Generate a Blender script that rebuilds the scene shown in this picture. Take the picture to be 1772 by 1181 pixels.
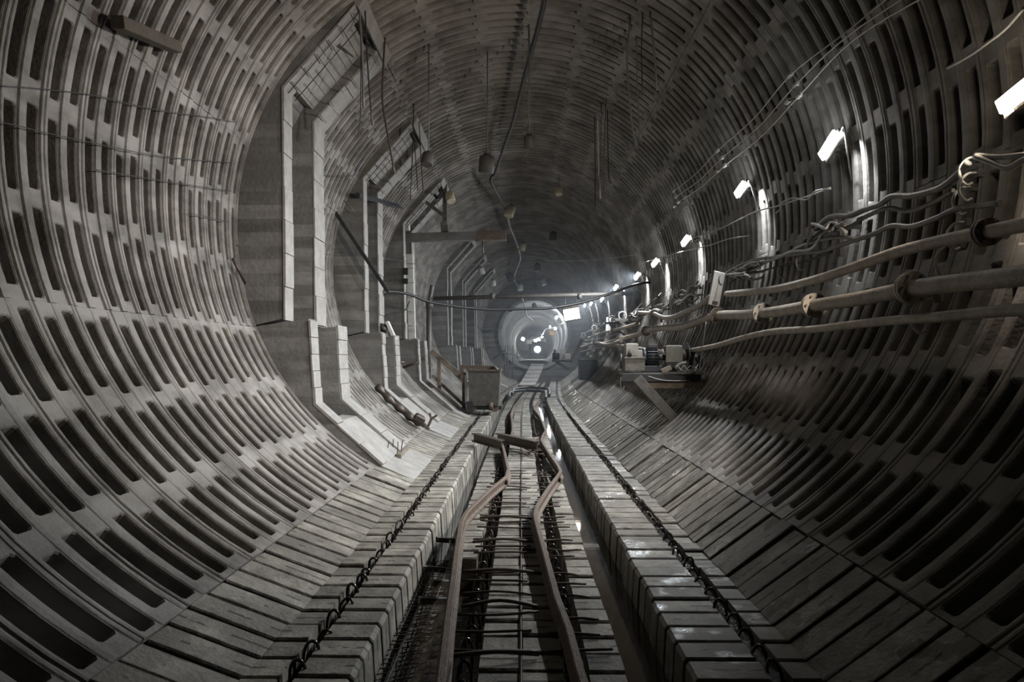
import bpy, math, random
from mathutils import Vector, Matrix, Euler
random.seed(7)
for o in list(bpy.data.objects): bpy.data.objects.remove(o)
SC = bpy.context.scene
COL = SC.collection
PI = math.pi
rad = math.radians
V = Vector

# ------------------------------------------------------------------ camera, world, exposure
FPX = 1165.0
EYE = V((0, 0, 1.77))
cam_d = bpy.data.cameras.new('camera')
cam = bpy.data.objects.new('camera', cam_d); COL.objects.link(cam)
cam_d.sensor_width = 36.0
cam_d.lens = FPX * 36.0 / 1772.0
cam_d.clip_start = 0.02; cam_d.clip_end = 400
cam.location = EYE
cam.rotation_euler = (PI / 2 + math.atan(28.5 / FPX), 0, math.atan(16 / FPX))
SC.camera = cam
w = bpy.data.worlds.new('underground'); SC.world = w; w.use_nodes = True
w.node_tree.nodes['Background'].inputs[0].default_value = (0.5, 0.55, 0.65, 1)
w.node_tree.nodes['Background'].inputs[1].default_value = 0.0
SC.view_settings.view_transform = 'Standard'
SC.view_settings.look = 'None'
SC.view_settings.gamma = 1
SC.view_settings.use_curve_mapping = False
SC.view_settings.exposure = 0.2
LAMP_W = 225.0          # watts of one wall lamp
NEAR_W = 190.0          # the warm lamp closest to the camera
MIST = 0.0045           # density of the mist in the far half
WARM = (1.0, 0.87, 0.72)
COOL = (0.90, 0.95, 1.0)

# ------------------------------------------------------------------ tunnel geometry
R = 4.05               # inner radius of the large tunnel
ZC = 3.73              # axis height over the tray floor
RW = 0.5               # width of a lining ring
YB = 51.0              # bulkhead where the small tunnel begins
R2 = 2.5; ZC2 = 3.57
def bend(y):
    d = y - 28.0
    return 0.055 * 0.5 * (d + math.sqrt(d * d + 16)) if y < 200 else 0
B0 = bend(0)
def fx(y): return bend(y) - bend(2) if y > 2 else 0.0     # sideways drift of the floor
def xc(y): return -0.10 + fx(y)
CM = cam.rotation_euler.to_matrix()
def ray(px, py):
    d = CM @ V(((px - 886) / FPX, -(py - 590.5) / FPX, -1)); return d
def P(px, py, y):                                         # the point at depth y seen there
    d = ray(px, py); return EYE + d * (y / d.y)
def W(px, py, r=R):                                       # the point on the lining seen there
    d = ray(px, py); d = d / d.y
    y = 0.5
    while y < 120:
        p = EYE + d * y
        if math.hypot(p.x - xc(y), p.z - ZC) > r:
            break
        y += 0.02
    return p
def F(px, py, z=0.0):                                     # the point on the level z seen there
    d = ray(px, py); return EYE + d * ((z - EYE.z) / d.z)
def WP(y, t, r):                                          # point at depth y, angle t (deg from bottom, + left)
    a = rad(t); return V((xc(y) - r * math.sin(a), y, ZC - r * math.cos(a)))

# ------------------------------------------------------------------ materials
def mat(name, col, rough=0.8, metal=0.0, var=None, scale=3.0, bump=0.0, bscale=40.0, wet=None,
        wave=None, spec=0.5, objvar=0.0, streak=None, joint=None):
    m = bpy.data.materials.new(name); m.use_nodes = True
    nt = m.node_tree; N = nt.nodes; L = nt.links
    b = N['Principled BSDF']
    b.inputs['Base Color'].default_value = (*col, 1)
    b.inputs['Roughness'].default_value = rough
    b.inputs['Metallic'].default_value = metal
    b.inputs['Specular IOR Level'].default_value = spec
    geo = N.new('ShaderNodeNewGeometry')
    pos = geo.outputs['Position']
    colout = None
    if var:
        n = N.new('ShaderNodeTexNoise'); n.inputs['Scale'].default_value = scale
        n.inputs['Detail'].default_value = 6; n.inputs['Roughness'].default_value = 0.76
        L.new(pos, n.inputs['Vector'])
        rp = N.new('ShaderNodeValToRGB')
        rp.color_ramp.elements[0].position = 0.32; rp.color_ramp.elements[0].color = (*var, 1)
        rp.color_ramp.elements[1].position = 0.66; rp.color_ramp.elements[1].color = (*col, 1)
        L.new(n.outputs['Fac'], rp.inputs['Fac'])
        colout = rp.outputs['Color']
        if streak:                                        # stains with a shape of their own, drawn out in one direction
            mp = N.new('ShaderNodeMapping'); mp.inputs['Scale'].default_value = streak[1]
            L.new(pos, mp.inputs['Vector'])
            n2 = N.new('ShaderNodeTexNoise'); n2.inputs['Scale'].default_value = 1.0; n2.inputs['Detail'].default_value = 5
            L.new(mp.outputs['Vector'], n2.inputs['Vector'])
            r2 = N.new('ShaderNodeValToRGB')
            r2.color_ramp.elements[0].position = 0.45; r2.color_ramp.elements[0].color = (0, 0, 0, 1)
            r2.color_ramp.elements[1].position = 0.62; r2.color_ramp.elements[1].color = (1, 1, 1, 1)
            L.new(n2.outputs['Fac'], r2.inputs['Fac'])
            mx = N.new('ShaderNodeMix'); mx.data_type = 'RGBA'
            L.new(r2.outputs['Color'], mx.inputs['Factor']); L.new(colout, mx.inputs['A'])
            mx.inputs['B'].default_value = (*streak[0], 1)
            colout = mx.outputs['Result']
        if joint:                                         # grime gathered along the joints of the blocks, every quarter metre
            sx = N.new('ShaderNodeSeparateXYZ'); L.new(pos, sx.inputs[0])
            nj = N.new('ShaderNodeTexNoise'); nj.inputs['Scale'].default_value = 7; nj.inputs['Detail'].default_value = 4; L.new(pos, nj.inputs['Vector'])
            m1 = N.new('ShaderNodeMath'); m1.operation = 'PINGPONG'; m1.inputs[1].default_value = .125; L.new(sx.outputs['Y'], m1.inputs[0])
            m2 = N.new('ShaderNodeMath'); m2.operation = 'MULTIPLY_ADD'; m2.inputs[1].default_value = .085; m2.inputs[2].default_value = -.018; L.new(nj.outputs['Fac'], m2.inputs[0])
            m3 = N.new('ShaderNodeMath'); m3.operation = 'SUBTRACT'; L.new(m1.outputs[0], m3.inputs[0]); L.new(m2.outputs[0], m3.inputs[1])
            m4 = N.new('ShaderNodeMapRange'); m4.inputs['From Min'].default_value = -.012; m4.inputs['From Max'].default_value = .012; m4.inputs['To Min'].default_value = .85; m4.inputs['To Max'].default_value = 0; L.new(m3.outputs[0], m4.inputs['Value'])
            nd = N.new('ShaderNodeTexNoise'); nd.inputs['Scale'].default_value = 5.5; nd.inputs['Detail'].default_value = 2; L.new(pos, nd.inputs['Vector'])   # short worn dashes along the middle of a block
            d1 = N.new('ShaderNodeMath'); d1.operation = 'SUBTRACT'; d1.inputs[0].default_value = .125; L.new(m1.outputs[0], d1.inputs[1])
            d2 = N.new('ShaderNodeMath'); d2.operation = 'LESS_THAN'; d2.inputs[1].default_value = .012; L.new(d1.outputs[0], d2.inputs[0])
            d3 = N.new('ShaderNodeMath'); d3.operation = 'GREATER_THAN'; d3.inputs[1].default_value = .56; L.new(nd.outputs['Fac'], d3.inputs[0])
            d4 = N.new('ShaderNodeMath'); d4.operation = 'MULTIPLY'; L.new(d2.outputs[0], d4.inputs[0]); L.new(d3.outputs[0], d4.inputs[1])
            d5 = N.new('ShaderNodeMath'); d5.operation = 'MULTIPLY'; d5.inputs[1].default_value = .8; L.new(d4.outputs[0], d5.inputs[0])
            d6 = N.new('ShaderNodeMath'); d6.operation = 'MAXIMUM'; L.new(d5.outputs[0], d6.inputs[0]); L.new(m4.outputs['Result'], d6.inputs[1]); m4 = d6
            mj = N.new('ShaderNodeMix'); mj.data_type = 'RGBA'; L.new(m4.outputs[0], mj.inputs['Factor']); L.new(colout, mj.inputs['A']); mj.inputs['B'].default_value = (*joint, 1)
            colout = mj.outputs['Result']
        if objvar:
            oi = N.new('ShaderNodeObjectInfo')
            mr = N.new('ShaderNodeMapRange'); mr.inputs['To Min'].default_value = 1 - objvar; mr.inputs['To Max'].default_value = 1 + objvar
            L.new(oi.outputs['Random'], mr.inputs['Value'])
            hs = N.new('ShaderNodeHueSaturation'); L.new(colout, hs.inputs['Color']); L.new(mr.outputs['Result'], hs.inputs['Value'])
            colout = hs.outputs['Color']
        L.new(colout, b.inputs['Base Color'])
    bumpsrc = None
    if bump:
        n3 = N.new('ShaderNodeTexNoise'); n3.inputs['Scale'].default_value = bscale; n3.inputs['Detail'].default_value = 5
        L.new(pos, n3.inputs['Vector'])
        bumpsrc = n3.outputs['Fac']
        if wave:                                          # marks of formwork boards
            sx = N.new('ShaderNodeSeparateXYZ'); L.new(pos, sx.inputs[0])
            mm = N.new('ShaderNodeMath'); mm.operation = 'MULTIPLY'; mm.inputs[1].default_value = wave
            L.new(sx.outputs['Z'], mm.inputs[0])
            fl = N.new('ShaderNodeMath'); fl.operation = 'FLOOR'; L.new(mm.outputs[0], fl.inputs[0])
            wn = N.new('ShaderNodeTexWhiteNoise'); wn.noise_dimensions = '1D'; L.new(fl.outputs[0], wn.inputs['W'])
            ad = N.new('ShaderNodeMath'); ad.operation = 'ADD'; L.new(wn.outputs['Value'], ad.inputs[0]); L.new(bumpsrc, ad.inputs[1])
            bumpsrc = ad.outputs[0]
            if colout:
                mr = N.new('ShaderNodeMapRange'); mr.inputs['To Min'].default_value = 0.72; mr.inputs['To Max'].default_value = 1.2
                L.new(wn.outputs['Value'], mr.inputs['Value'])
                hs = N.new('ShaderNodeHueSaturation'); L.new(colout, hs.inputs['Color']); L.new(mr.outputs['Result'], hs.inputs['Value'])
                L.new(hs.outputs['Color'], b.inputs['Base Color'])
        bp = N.new('ShaderNodeBump'); bp.inputs['Strength'].default_value = bump; bp.inputs['Distance'].default_value = 0.02
        L.new(bumpsrc, bp.inputs['Height']); L.new(bp.outputs['Normal'], b.inputs['Normal'])
    if wet:                                               # puddled patches: smooth where the noise is high
        n4 = N.new('ShaderNodeTexNoise'); n4.inputs['Scale'].default_value = wet[0]; n4.inputs['Detail'].default_value = 3
        L.new(pos, n4.inputs['Vector'])
        r4 = N.new('ShaderNodeValToRGB')
        r4.color_ramp.elements[0].position = wet[1]; r4.color_ramp.elements[0].color = (rough,) * 3 + (1,)
        r4.color_ramp.elements[1].position = wet[1] + 0.07; r4.color_ramp.elements[1].color = (wet[2],) * 3 + (1,)
        L.new(n4.outputs['Fac'], r4.inputs['Fac']); L.new(r4.outputs['Color'], b.inputs['Roughness'])
    return m
def emit(name, col, s):
    m = bpy.data.materials.new(name); m.use_nodes = True
    b = m.node_tree.nodes['Principled BSDF']
    b.inputs['Base Color'].default_value = (*col, 1)
    b.inputs['Emission Color'].default_value = (*col, 1)
    b.inputs['Emission Strength'].default_value = s
    return m
M = {}
M['lining'] = mat('lining_concrete', (0.208, 0.192, 0.172), 0.85, var=(0.095, 0.088, 0.079), scale=2.2, bump=0.35, bscale=30, objvar=0.12,
                  streak=((0.255, 0.24, 0.22), (1.2, 1.2, 3.0)))
M['recess'] = mat('recess_brown', (0.042, 0.037, 0.031), 0.95, var=(0.02, 0.018, 0.016), scale=5, bump=0.4, bscale=25)  # backs of the slots, a darker brown than the lining
M['tray'] = mat('tray_concrete', (0.34, 0.317, 0.268), 0.72, joint=(.03, .026, .021), var=(0.085, 0.078, 0.064), scale=3.6, bump=0.4, bscale=35, objvar=0.22,
                streak=((0.15, 0.137, 0.115), (2.6, 1.1, 2.0)))
M['tray_wet'] = mat('wet_tray_concrete', (0.30, 0.278, 0.235), 0.66, joint=(.03, .026, .02), var=(0.08, 0.072, 0.058), scale=3.6, bump=0.25, bscale=35, objvar=0.22,
                    wet=(2.3, 0.565, 0.12), streak=((0.15, 0.137, 0.115), (2.6, 1.1, 2.0)))
M['board'] = mat('board_marked_concrete', (0.22, 0.213, 0.205), 0.85, var=(0.12, 0.117, 0.112), scale=2.0, bump=0.5, bscale=18, wave=5.0,
                 streak=((0.13, 0.125, 0.117), (0.9, 0.9, 5.0)))
M['pale'] = mat('pale_concrete', (0.31, 0.297, 0.275), 0.85, var=(0.19, 0.182, 0.168), scale=3.5, bump=0.4, bscale=25)
M['dark'] = mat('dark_concrete', (0.10, 0.097, 0.095), 0.9, var=(0.05, 0.049, 0.048), scale=1.5, bump=0.4, bscale=15)
M['steel'] = mat('dusty_steel', (0.135, 0.125, 0.113), 0.55, 0.3, var=(0.07, 0.064, 0.057), scale=9, bump=0.3, bscale=60)
M['pipe'] = mat('dusty_pipe', (0.42, 0.37, 0.305), 0.6, 0.1, var=(0.24, 0.205, 0.165), scale=6, bump=0.4, bscale=50)
M['rust'] = mat('rusty_steel', (0.16, 0.118, 0.09), 0.65, 0.3, var=(0.075, 0.056, 0.043), scale=10, bump=0.5, bscale=70)
M['rebar'] = mat('rebar_steel', (0.10, 0.08, 0.065), 0.5, 0.5, var=(0.05, 0.04, 0.035), scale=14)
M['wetrebar'] = mat('wet_rebar', (0.06, 0.05, 0.045), 0.22, 0.6, var=(0.03, 0.027, 0.025), scale=14)
M['wire'] = mat('grey_wire', (0.16, 0.155, 0.15), 0.6, 0.2, var=(0.10, 0.10, 0.10), scale=8)
M['wirepale'] = mat('pale_wire', (0.55, 0.53, 0.50), 0.6, var=(0.35, 0.34, 0.32), scale=8)
M['rubber'] = mat('black_rubber', (0.02, 0.02, 0.022), 0.45, var=(0.035, 0.034, 0.033), scale=10)
M['cable'] = mat('dusty_cable', (0.24, 0.23, 0.215), 0.5, var=(0.11, 0.105, 0.10), scale=6)
M['black'] = mat('black_paint', (0.02, 0.022, 0.026), 0.4, 0.2, var=(0.04, 0.04, 0.042), scale=8)
M['white'] = mat('white_panel', (0.62, 0.61, 0.58), 0.55, var=(0.50, 0.49, 0.46), scale=4)
M['timber'] = mat('grey_timber', (0.22, 0.18, 0.14), 0.85, var=(0.11, 0.09, 0.07), scale=8, bump=0.4, bscale=40)
M['dustbeige'] = mat('dusty_beige_paint', (0.14, 0.132, 0.113), 0.6, 0.1, var=(0.08, 0.073, 0.062), scale=7, bump=0.3, bscale=50)
M['dustcream'] = mat('dusty_cream_paint', (0.26, 0.245, 0.215), 0.6, var=(0.16, 0.15, 0.13), scale=7, bump=0.2, bscale=50)
M['browntimber'] = mat('brown_timber', (0.085, 0.068, 0.05), 0.85, var=(0.05, 0.04, 0.03), scale=8, bump=0.4, bscale=40)
M['can'] = mat('cream_canister', (0.50, 0.44, 0.31), 0.6, var=(0.32, 0.28, 0.2), scale=9)
M['candark'] = mat('dusty_canister', (0.06, 0.055, 0.05), 0.7, var=(0.04, 0.037, 0.035), scale=9)
M['porcelain'] = mat('porcelain', (0.65, 0.64, 0.60), 0.3, var=(0.5, 0.49, 0.46), scale=9)
M['blue'] = mat('dark_blue_paint', (0.022, 0.027, 0.035), 0.5, 0.1, var=(0.016, 0.018, 0.022), scale=9)
M['mud'] = mat('wet_mud', (0.055, 0.045, 0.035), 0.35, var=(0.025, 0.021, 0.017), scale=8, bump=0.6, bscale=30, wet=(5, 0.5, 0.06))
M['wetgravel'] = mat('wet_gravel', (0.05, 0.043, 0.036), 0.10, var=(0.025, 0.022, 0.019), scale=14, bump=1.0, bscale=38)
M['water'] = mat('channel_water', (0.045, 0.034, 0.024), 0.035, var=(0.035, 0.027, 0.02), scale=3, bump=0.03, bscale=5)
M['grey2'] = mat('grey_lining', (0.38, 0.38, 0.38), 0.8, var=(0.22, 0.22, 0.22), scale=2, bump=0.3, bscale=20, objvar=0.15)
M['glow'] = emit('lamp_glow', (0.92, 0.96, 1.0), 45)
M['glowwarm'] = emit('warm_lamp_glow', (1.0, 0.88, 0.70), 30)
M['panelglow'] = emit('lit_panel_glow', (1.0, 0.90, 0.74), 9)

# ------------------------------------------------------------------ mesh builder
class MB:
    def __init__(s): s.v = []; s.f = []; s.mi = []; s.sm = []
    def face(s, idx, mi=0, sm=False): s.f.append(tuple(idx)); s.mi.append(mi); s.sm.append(sm)
    def add(s, vs): n = len(s.v); s.v += [V(q) for q in vs]; return n
    def box(s, c, size, rot=None, mi=0, ch=0.0):
        x, y, z = (q / 2 for q in size); c = V(c)
        if ch:
            pts = []
            for sz in (-1, 1):
                zz = sz * z
                for ax, ay in ((1, 0), (1, 1)): pass
            ring = lambda ix, iz: [(-x + ix, -y + ix, iz), (x - ix, -y + ix, iz), (x - ix, y - ix, iz), (-x + ix, y - ix, iz)]
            L = [ring(ch, -z), ring(0, -z + ch), ring(0, z - ch), ring(ch, z)]
        else:
            L = [[(-x, -y, -z), (x, -y, -z), (x, y, -z), (-x, y, -z)], [(-x, -y, z), (x, -y, z), (x, y, z), (-x, y, z)]]
        M3 = rot.to_matrix() if isinstance(rot, Euler) else (rot if rot is not None else Matrix.Identity(3))
        b = s.add([c + M3 @ V(q) for r in L for q in r])
        for k in range(len(L) - 1):
            for i in range(4):
                j = (i + 1) % 4
                s.face((b + k * 4 + i, b + k * 4 + j, b + k * 4 + 4 + j, b + k * 4 + 4 + i), mi)
        s.face((b + 3, b + 2, b + 1, b), mi); e = b + 4 * (len(L) - 1); s.face((e, e + 1, e + 2, e + 3), mi)
        return s
    def bar(s, a, b, wdt, hgt, up=(0, 0, 1), mi=0, ch=0.0):
        a = V(a); b = V(b); d = (b - a); ln = d.length; d.normalize()
        u = V(up)
        sx = d.cross(u)
        if sx.length < 1e-3: sx = d.cross(V((1, 0, 0)))
        sx.normalize(); u = sx.cross(d)
        m = Matrix((sx, d, u)).transposed()
        return s.box((a + b) / 2, (wdt, ln, hgt), m, mi, ch)
    def tube(s, pts, r, n=6, mi=0, cap=True, smooth=True):
        pts = [V(p) for p in pts]; k = len(pts)
        rs = r if isinstance(r, (list, tuple)) else [r] * k
        prev = None; base = len(s.v)
        for i, p in enumerate(pts):
            d = (pts[min(i + 1, k - 1)] - pts[max(i - 1, 0)])
            if d.length < 1e-9: d = V((0, 0, 1))
            d.normalize()
            if prev is None:
                a = d.cross(V((0, 0, 1)))
                if a.length < 0.05: a = d.cross(V((1, 0, 0)))
            else:
                a = prev - d * prev.dot(d)
                if a.length < 1e-4: a = d.cross(V((0, 0, 1)))
            a.normalize(); prev = a; c = d.cross(a)
            s.add([p + (a * math.cos(2 * PI * j / n) + c * math.sin(2 * PI * j / n)) * rs[i] for j in range(n)])
        for i in range(k - 1):
            for j in range(n):
                q = (j + 1) % n
                s.face((base + i * n + j, base + (i + 1) * n + j, base + (i + 1) * n + q, base + i * n + q), mi, smooth)
        if cap:
            s.face([base + j for j in range(n)], mi); s.face([base + (k - 1) * n + j for j in reversed(range(n))], mi)
        return s
    def cyl(s, a, b, r, n=12, mi=0):
        return s.tube([a, b], r, n, mi)
    def torus(s, c, axis, r1, r2, n=14, m=6, arc=(0, 360), mi=0):
        axis = V(axis).normalized(); a = axis.cross(V((0, 0, 1)))
        if a.length < 1e-3: a = axis.cross(V((1, 0, 0)))
        a.normalize(); b = axis.cross(a); c = V(c)
        full = arc[1] - arc[0] >= 360
        pts = [c + (a * math.cos(rad(arc[0] + (arc[1] - arc[0]) * i / n)) + b * math.sin(rad(arc[0] + (arc[1] - arc[0]) * i / n))) * r1 for i in range(n + 1)]
        return s.tube(pts, r2, m, mi, cap=not full)
    def prism(s, poly, y0, y1, mi=0):                     # poly in (x, z), pushed along y
        n = len(poly)
        b = s.add([(p[0], y0, p[1]) for p in poly] + [(p[0], y1, p[1]) for p in poly])
        s.face([b + i for i in range(n)], mi); s.face([b + n + i for i in reversed(range(n))], mi)
        for i in range(n):
            j = (i + 1) % n; s.face((b + i, b + n + i, b + n + j, b + j), mi)
        return s
    def mesh(s, name, mats, o=V((0, 0, 0))):
        me = bpy.data.meshes.new(name)
        me.from_pydata([tuple(q - o) for q in s.v], [], s.f)
        for m in (mats if isinstance(mats, (list, tuple)) else [mats]): me.materials.append(m)
        me.polygons.foreach_set('material_index', s.mi); me.polygons.foreach_set('use_smooth', s.sm)
        import bmesh
        bm = bmesh.new(); bm.from_mesh(me); bmesh.ops.recalc_face_normals(bm, faces=bm.faces)
        big = [f for f in bm.faces if len(f.verts) > 4]
        if big: bmesh.ops.triangulate(bm, faces=big)
        bm.to_mesh(me); bm.free(); me.update()
        return me
    def build(s, name, mats, parent=None, origin=None):
        if parent is not None: o = wloc(parent)
        elif origin is not None: o = V(origin)
        else:
            lo = [min(q[i] for q in s.v) for i in range(3)]; hi = [max(q[i] for q in s.v) for i in range(3)]
            o = V(((lo[0] + hi[0]) / 2, (lo[1] + hi[1]) / 2, lo[2]))
        ob = bpy.data.objects.new(name, s.mesh(name, mats, o)); COL.objects.link(ob)
        if parent is not None: ob.parent = parent
        else: ob.location = o
        return ob
def wloc(o):
    p = V(o.location)
    while o.parent is not None: o = o.parent; p = p + V(o.location)
    return p
def thing(name, loc, label, cat, group=None):
    o = bpy.data.objects.new(name, None); COL.objects.link(o); o.location = loc
    o.empty_display_size = 0.2
    return tag(o, label, cat, group)
def tag(o, label, cat, group=None):
    o['label'] = label; o['category'] = cat
    if group: o['group'] = group
    return o
def struct(name, loc=(0, 0, 0)):
    o = bpy.data.objects.new(name, None); COL.objects.link(o); o.location = loc; o['kind'] = 'structure'; return o
def inst(name, me, loc, parent):
    o = bpy.data.objects.new(name, me); COL.objects.link(o); o.parent = parent; o.location = V(loc) - wloc(parent); return o
def jit(a): return random.uniform(-a, a)
def smooth_path(pts, n=6):                                # Catmull-Rom through the points
    pts = [V(p) for p in pts]
    if len(pts) < 3: return pts
    q = [pts[0] * 2 - pts[1]] + pts + [pts[-1] * 2 - pts[-2]]; out = []
    for i in range(1, len(q) - 2):
        a, b, c, d = q[i - 1], q[i], q[i + 1], q[i + 2]
        for k in range(n):
            t = k / n
            out.append(0.5 * ((2 * b) + (c - a) * t + (2 * a - 5 * b + 4 * c - d) * t * t + (3 * b - a - 3 * c + d) * t ** 3))
    out.append(pts[-1]); return out
def sag(a, b, s, n=10):
    a = V(a); b = V(b)
    return [a.lerp(b, i / n) - V((0, 0, s * 4 * (i / n) * (1 - i / n))) for i in range(n + 1)]

# ------------------------------------------------------------------ the lining: rings of ribbed segments
T0 = 29.5; DT = 360 / 28.0
OPENINGS = [(q, q + 2.0) for q in (9.75, 14.75, 19.75, 29.75, 34.75, 39.75)]
def in_open(y): return any(a - 1e-6 <= y < b - 1e-6 for a, b in OPENINGS)
def segment_mesh(r0, nr, seed):
    rnd = random.Random(seed); mb = MB()
    g = 0.004; gt = 0.05; TH = R + 0.30
    ta = T0 + r0 * DT + gt; tb = T0 + (r0 + nr) * DT - gt
    def pt(u, t, r): a = rad(t); return V((-r * math.sin(a), u, -r * math.cos(a)))
    def gd(row): return 0.006 if row < 2 or row > 18 else (0.012 if row < 4 or row > 14 else 0.020)   # the cross webs stand back behind the ribs
    U = [g, 0.047, 0.203, 0.297, 0.453, 0.5 - g]
    U = [q + (rnd.uniform(-.005, .005) if 0 < i < 5 else 0) for i, q in enumerate(U)]
    cd = gd(r0 + nr // 2)
    ts = [ta + (tb - ta) * i / (nr * 4) for i in range(nr * 4 + 1)]; nt = len(ts)
    # ribs: a crowned strip between the grooves
    for (p, q, l, r) in ((U[0], U[1], 0, 1), (U[2], U[3], 1, 1), (U[4], U[5], 1, 0)):
        prof = [(p, R + (cd if l else .012)), (p + .008, R + .0005), ((p + q) / 2, R - .002), (q - .008, R + .0005), (q, R + (cd if r else .012))]
        if not l: prof[1] = (p + .008, R)
        if not r: prof[3] = (q - .008, R)
        a = mb.add([pt(u, t, rr + rnd.uniform(-.0015, .0015)) for u, rr in prof for t in ts])
        for k in range(4):
            for i in range(nt - 1): mb.face((a + k * nt + i, a + k * nt + i + 1, a + (k + 1) * nt + i + 1, a + (k + 1) * nt + i))
    for k in range(nr):
        V0 = T0 + (r0 + k) * DT; V1 = V0 + DT
        if k == 0: V0 = ta
        if k == nr - 1: V1 = tb
        for c in range(2):
            U0, U1 = (U[1], U[2]) if c == 0 else (U[3], U[4])
            u0 = U0 + .005; u1 = U1 - .005
            st = (0.62 if c else -0.62) + rnd.uniform(-.25, .25)
            v0 = T0 + (r0 + k) * DT + 1.25 + st * 0.8; v1 = T0 + (r0 + k + 1) * DT - 1.25 + st * 0.8
            cv = 0.3; cu = 0.020; n = 4
            vs = [v0 + cv + (v1 - v0 - 2 * cv) * i / n for i in range(n + 1)]
            loop = [(u0 + cu, v0), (u1 - cu, v0)] + [(u1, q) for q in vs] + [(u1 - cu, v1), (u0 + cu, v1)] + [(u0, q) for q in reversed(vs)]
            outer = [(U0, V0), (U1, V0)] + [(U1, q) for q in vs] + [(U1, V1), (U0, V1)] + [(U0, q) for q in reversed(vs)]
            cu_, cv_ = (u0 + u1) / 2, (v0 + v1) / 2
            def ins(q, du, dv):
                return (q[0] + (du if q[0] < cu_ else -du), q[1] + (dv if q[1] < cv_ - 4.2 else (-dv if q[1] > cv_ + 4.2 else 0)))
            L0 = mb.add([pt(q[0], q[1], R + cd) for q in outer])
            L1 = mb.add([pt(q[0], q[1], R + cd + 0.001) for q in loop])
            L2 = mb.add([pt(*ins(q, 0.007, 0.12), R + cd + 0.014) for q in loop])
            L3 = mb.add([pt(*ins(q, 0.016, 0.5), TH - .01) for q in loop])
            m = len(loop)
            for i in range(m):
                j = (i + 1) % m
                mb.face((L0 + i, L0 + j, L1 + j, L1 + i)); mb.face((L1 + i, L1 + j, L2 + j, L2 + i)); mb.face((L2 + i, L2 + j, L3 + j, L3 + i), 0)
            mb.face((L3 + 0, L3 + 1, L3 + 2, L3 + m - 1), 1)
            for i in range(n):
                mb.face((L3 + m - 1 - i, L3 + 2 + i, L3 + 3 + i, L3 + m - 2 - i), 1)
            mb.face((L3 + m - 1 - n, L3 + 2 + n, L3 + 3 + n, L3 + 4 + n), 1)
    for u in (g, 0.5 - g):                                # faces of the segment
        a = mb.add([pt(u, t, R + .012) for t in ts] + [pt(u, t, TH) for t in ts])
        for i in range(nt - 1): mb.face((a + i, a + i + 1, a + nt + i + 1, a + nt + i))
    for t in (ta, tb):
        a = mb.add([pt(g, t, R + cd), pt(0.5 - g, t, R + cd), pt(0.5 - g, t, TH), pt(g, t, TH)]); mb.face((a, a + 1, a + 2, a + 3))
        for (p, q) in ((U[0], U[1]), (U[2], U[3]), (U[4], U[5])):
            a = mb.add([pt(p + .01, t, R), pt(q - .01, t, R), pt(q, t, R + cd), pt(p, t, R + cd)]); mb.face((a, a + 1, a + 2, a + 3))
    me = bpy.data.meshes.new('lining_segment')
    me.from_pydata([tuple(q) for q in mb.v], [], mb.f)
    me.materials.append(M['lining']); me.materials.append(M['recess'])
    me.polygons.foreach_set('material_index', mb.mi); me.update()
    return me
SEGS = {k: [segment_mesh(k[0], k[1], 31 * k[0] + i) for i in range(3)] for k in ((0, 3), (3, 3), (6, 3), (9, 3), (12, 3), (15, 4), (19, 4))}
wall_left = struct('wall_left'); wall_right = struct('wall_right'); ceiling = struct('ceiling')
y = 0.25; k = 0
while y < YB - .3:
    for key, par in (((0, 3), wall_left), ((3, 3), wall_left), ((6, 3), wall_left), ((9, 3), ceiling), ((12, 3), ceiling), ((15, 4), wall_right), ((19, 4), wall_right)):
        if par is wall_left and in_open(y): continue
        inst('lining_segment', random.choice(SEGS[key]), (xc(y) + jit(.004), y, ZC + jit(.004)), par)
    y += RW; k += 1

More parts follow.
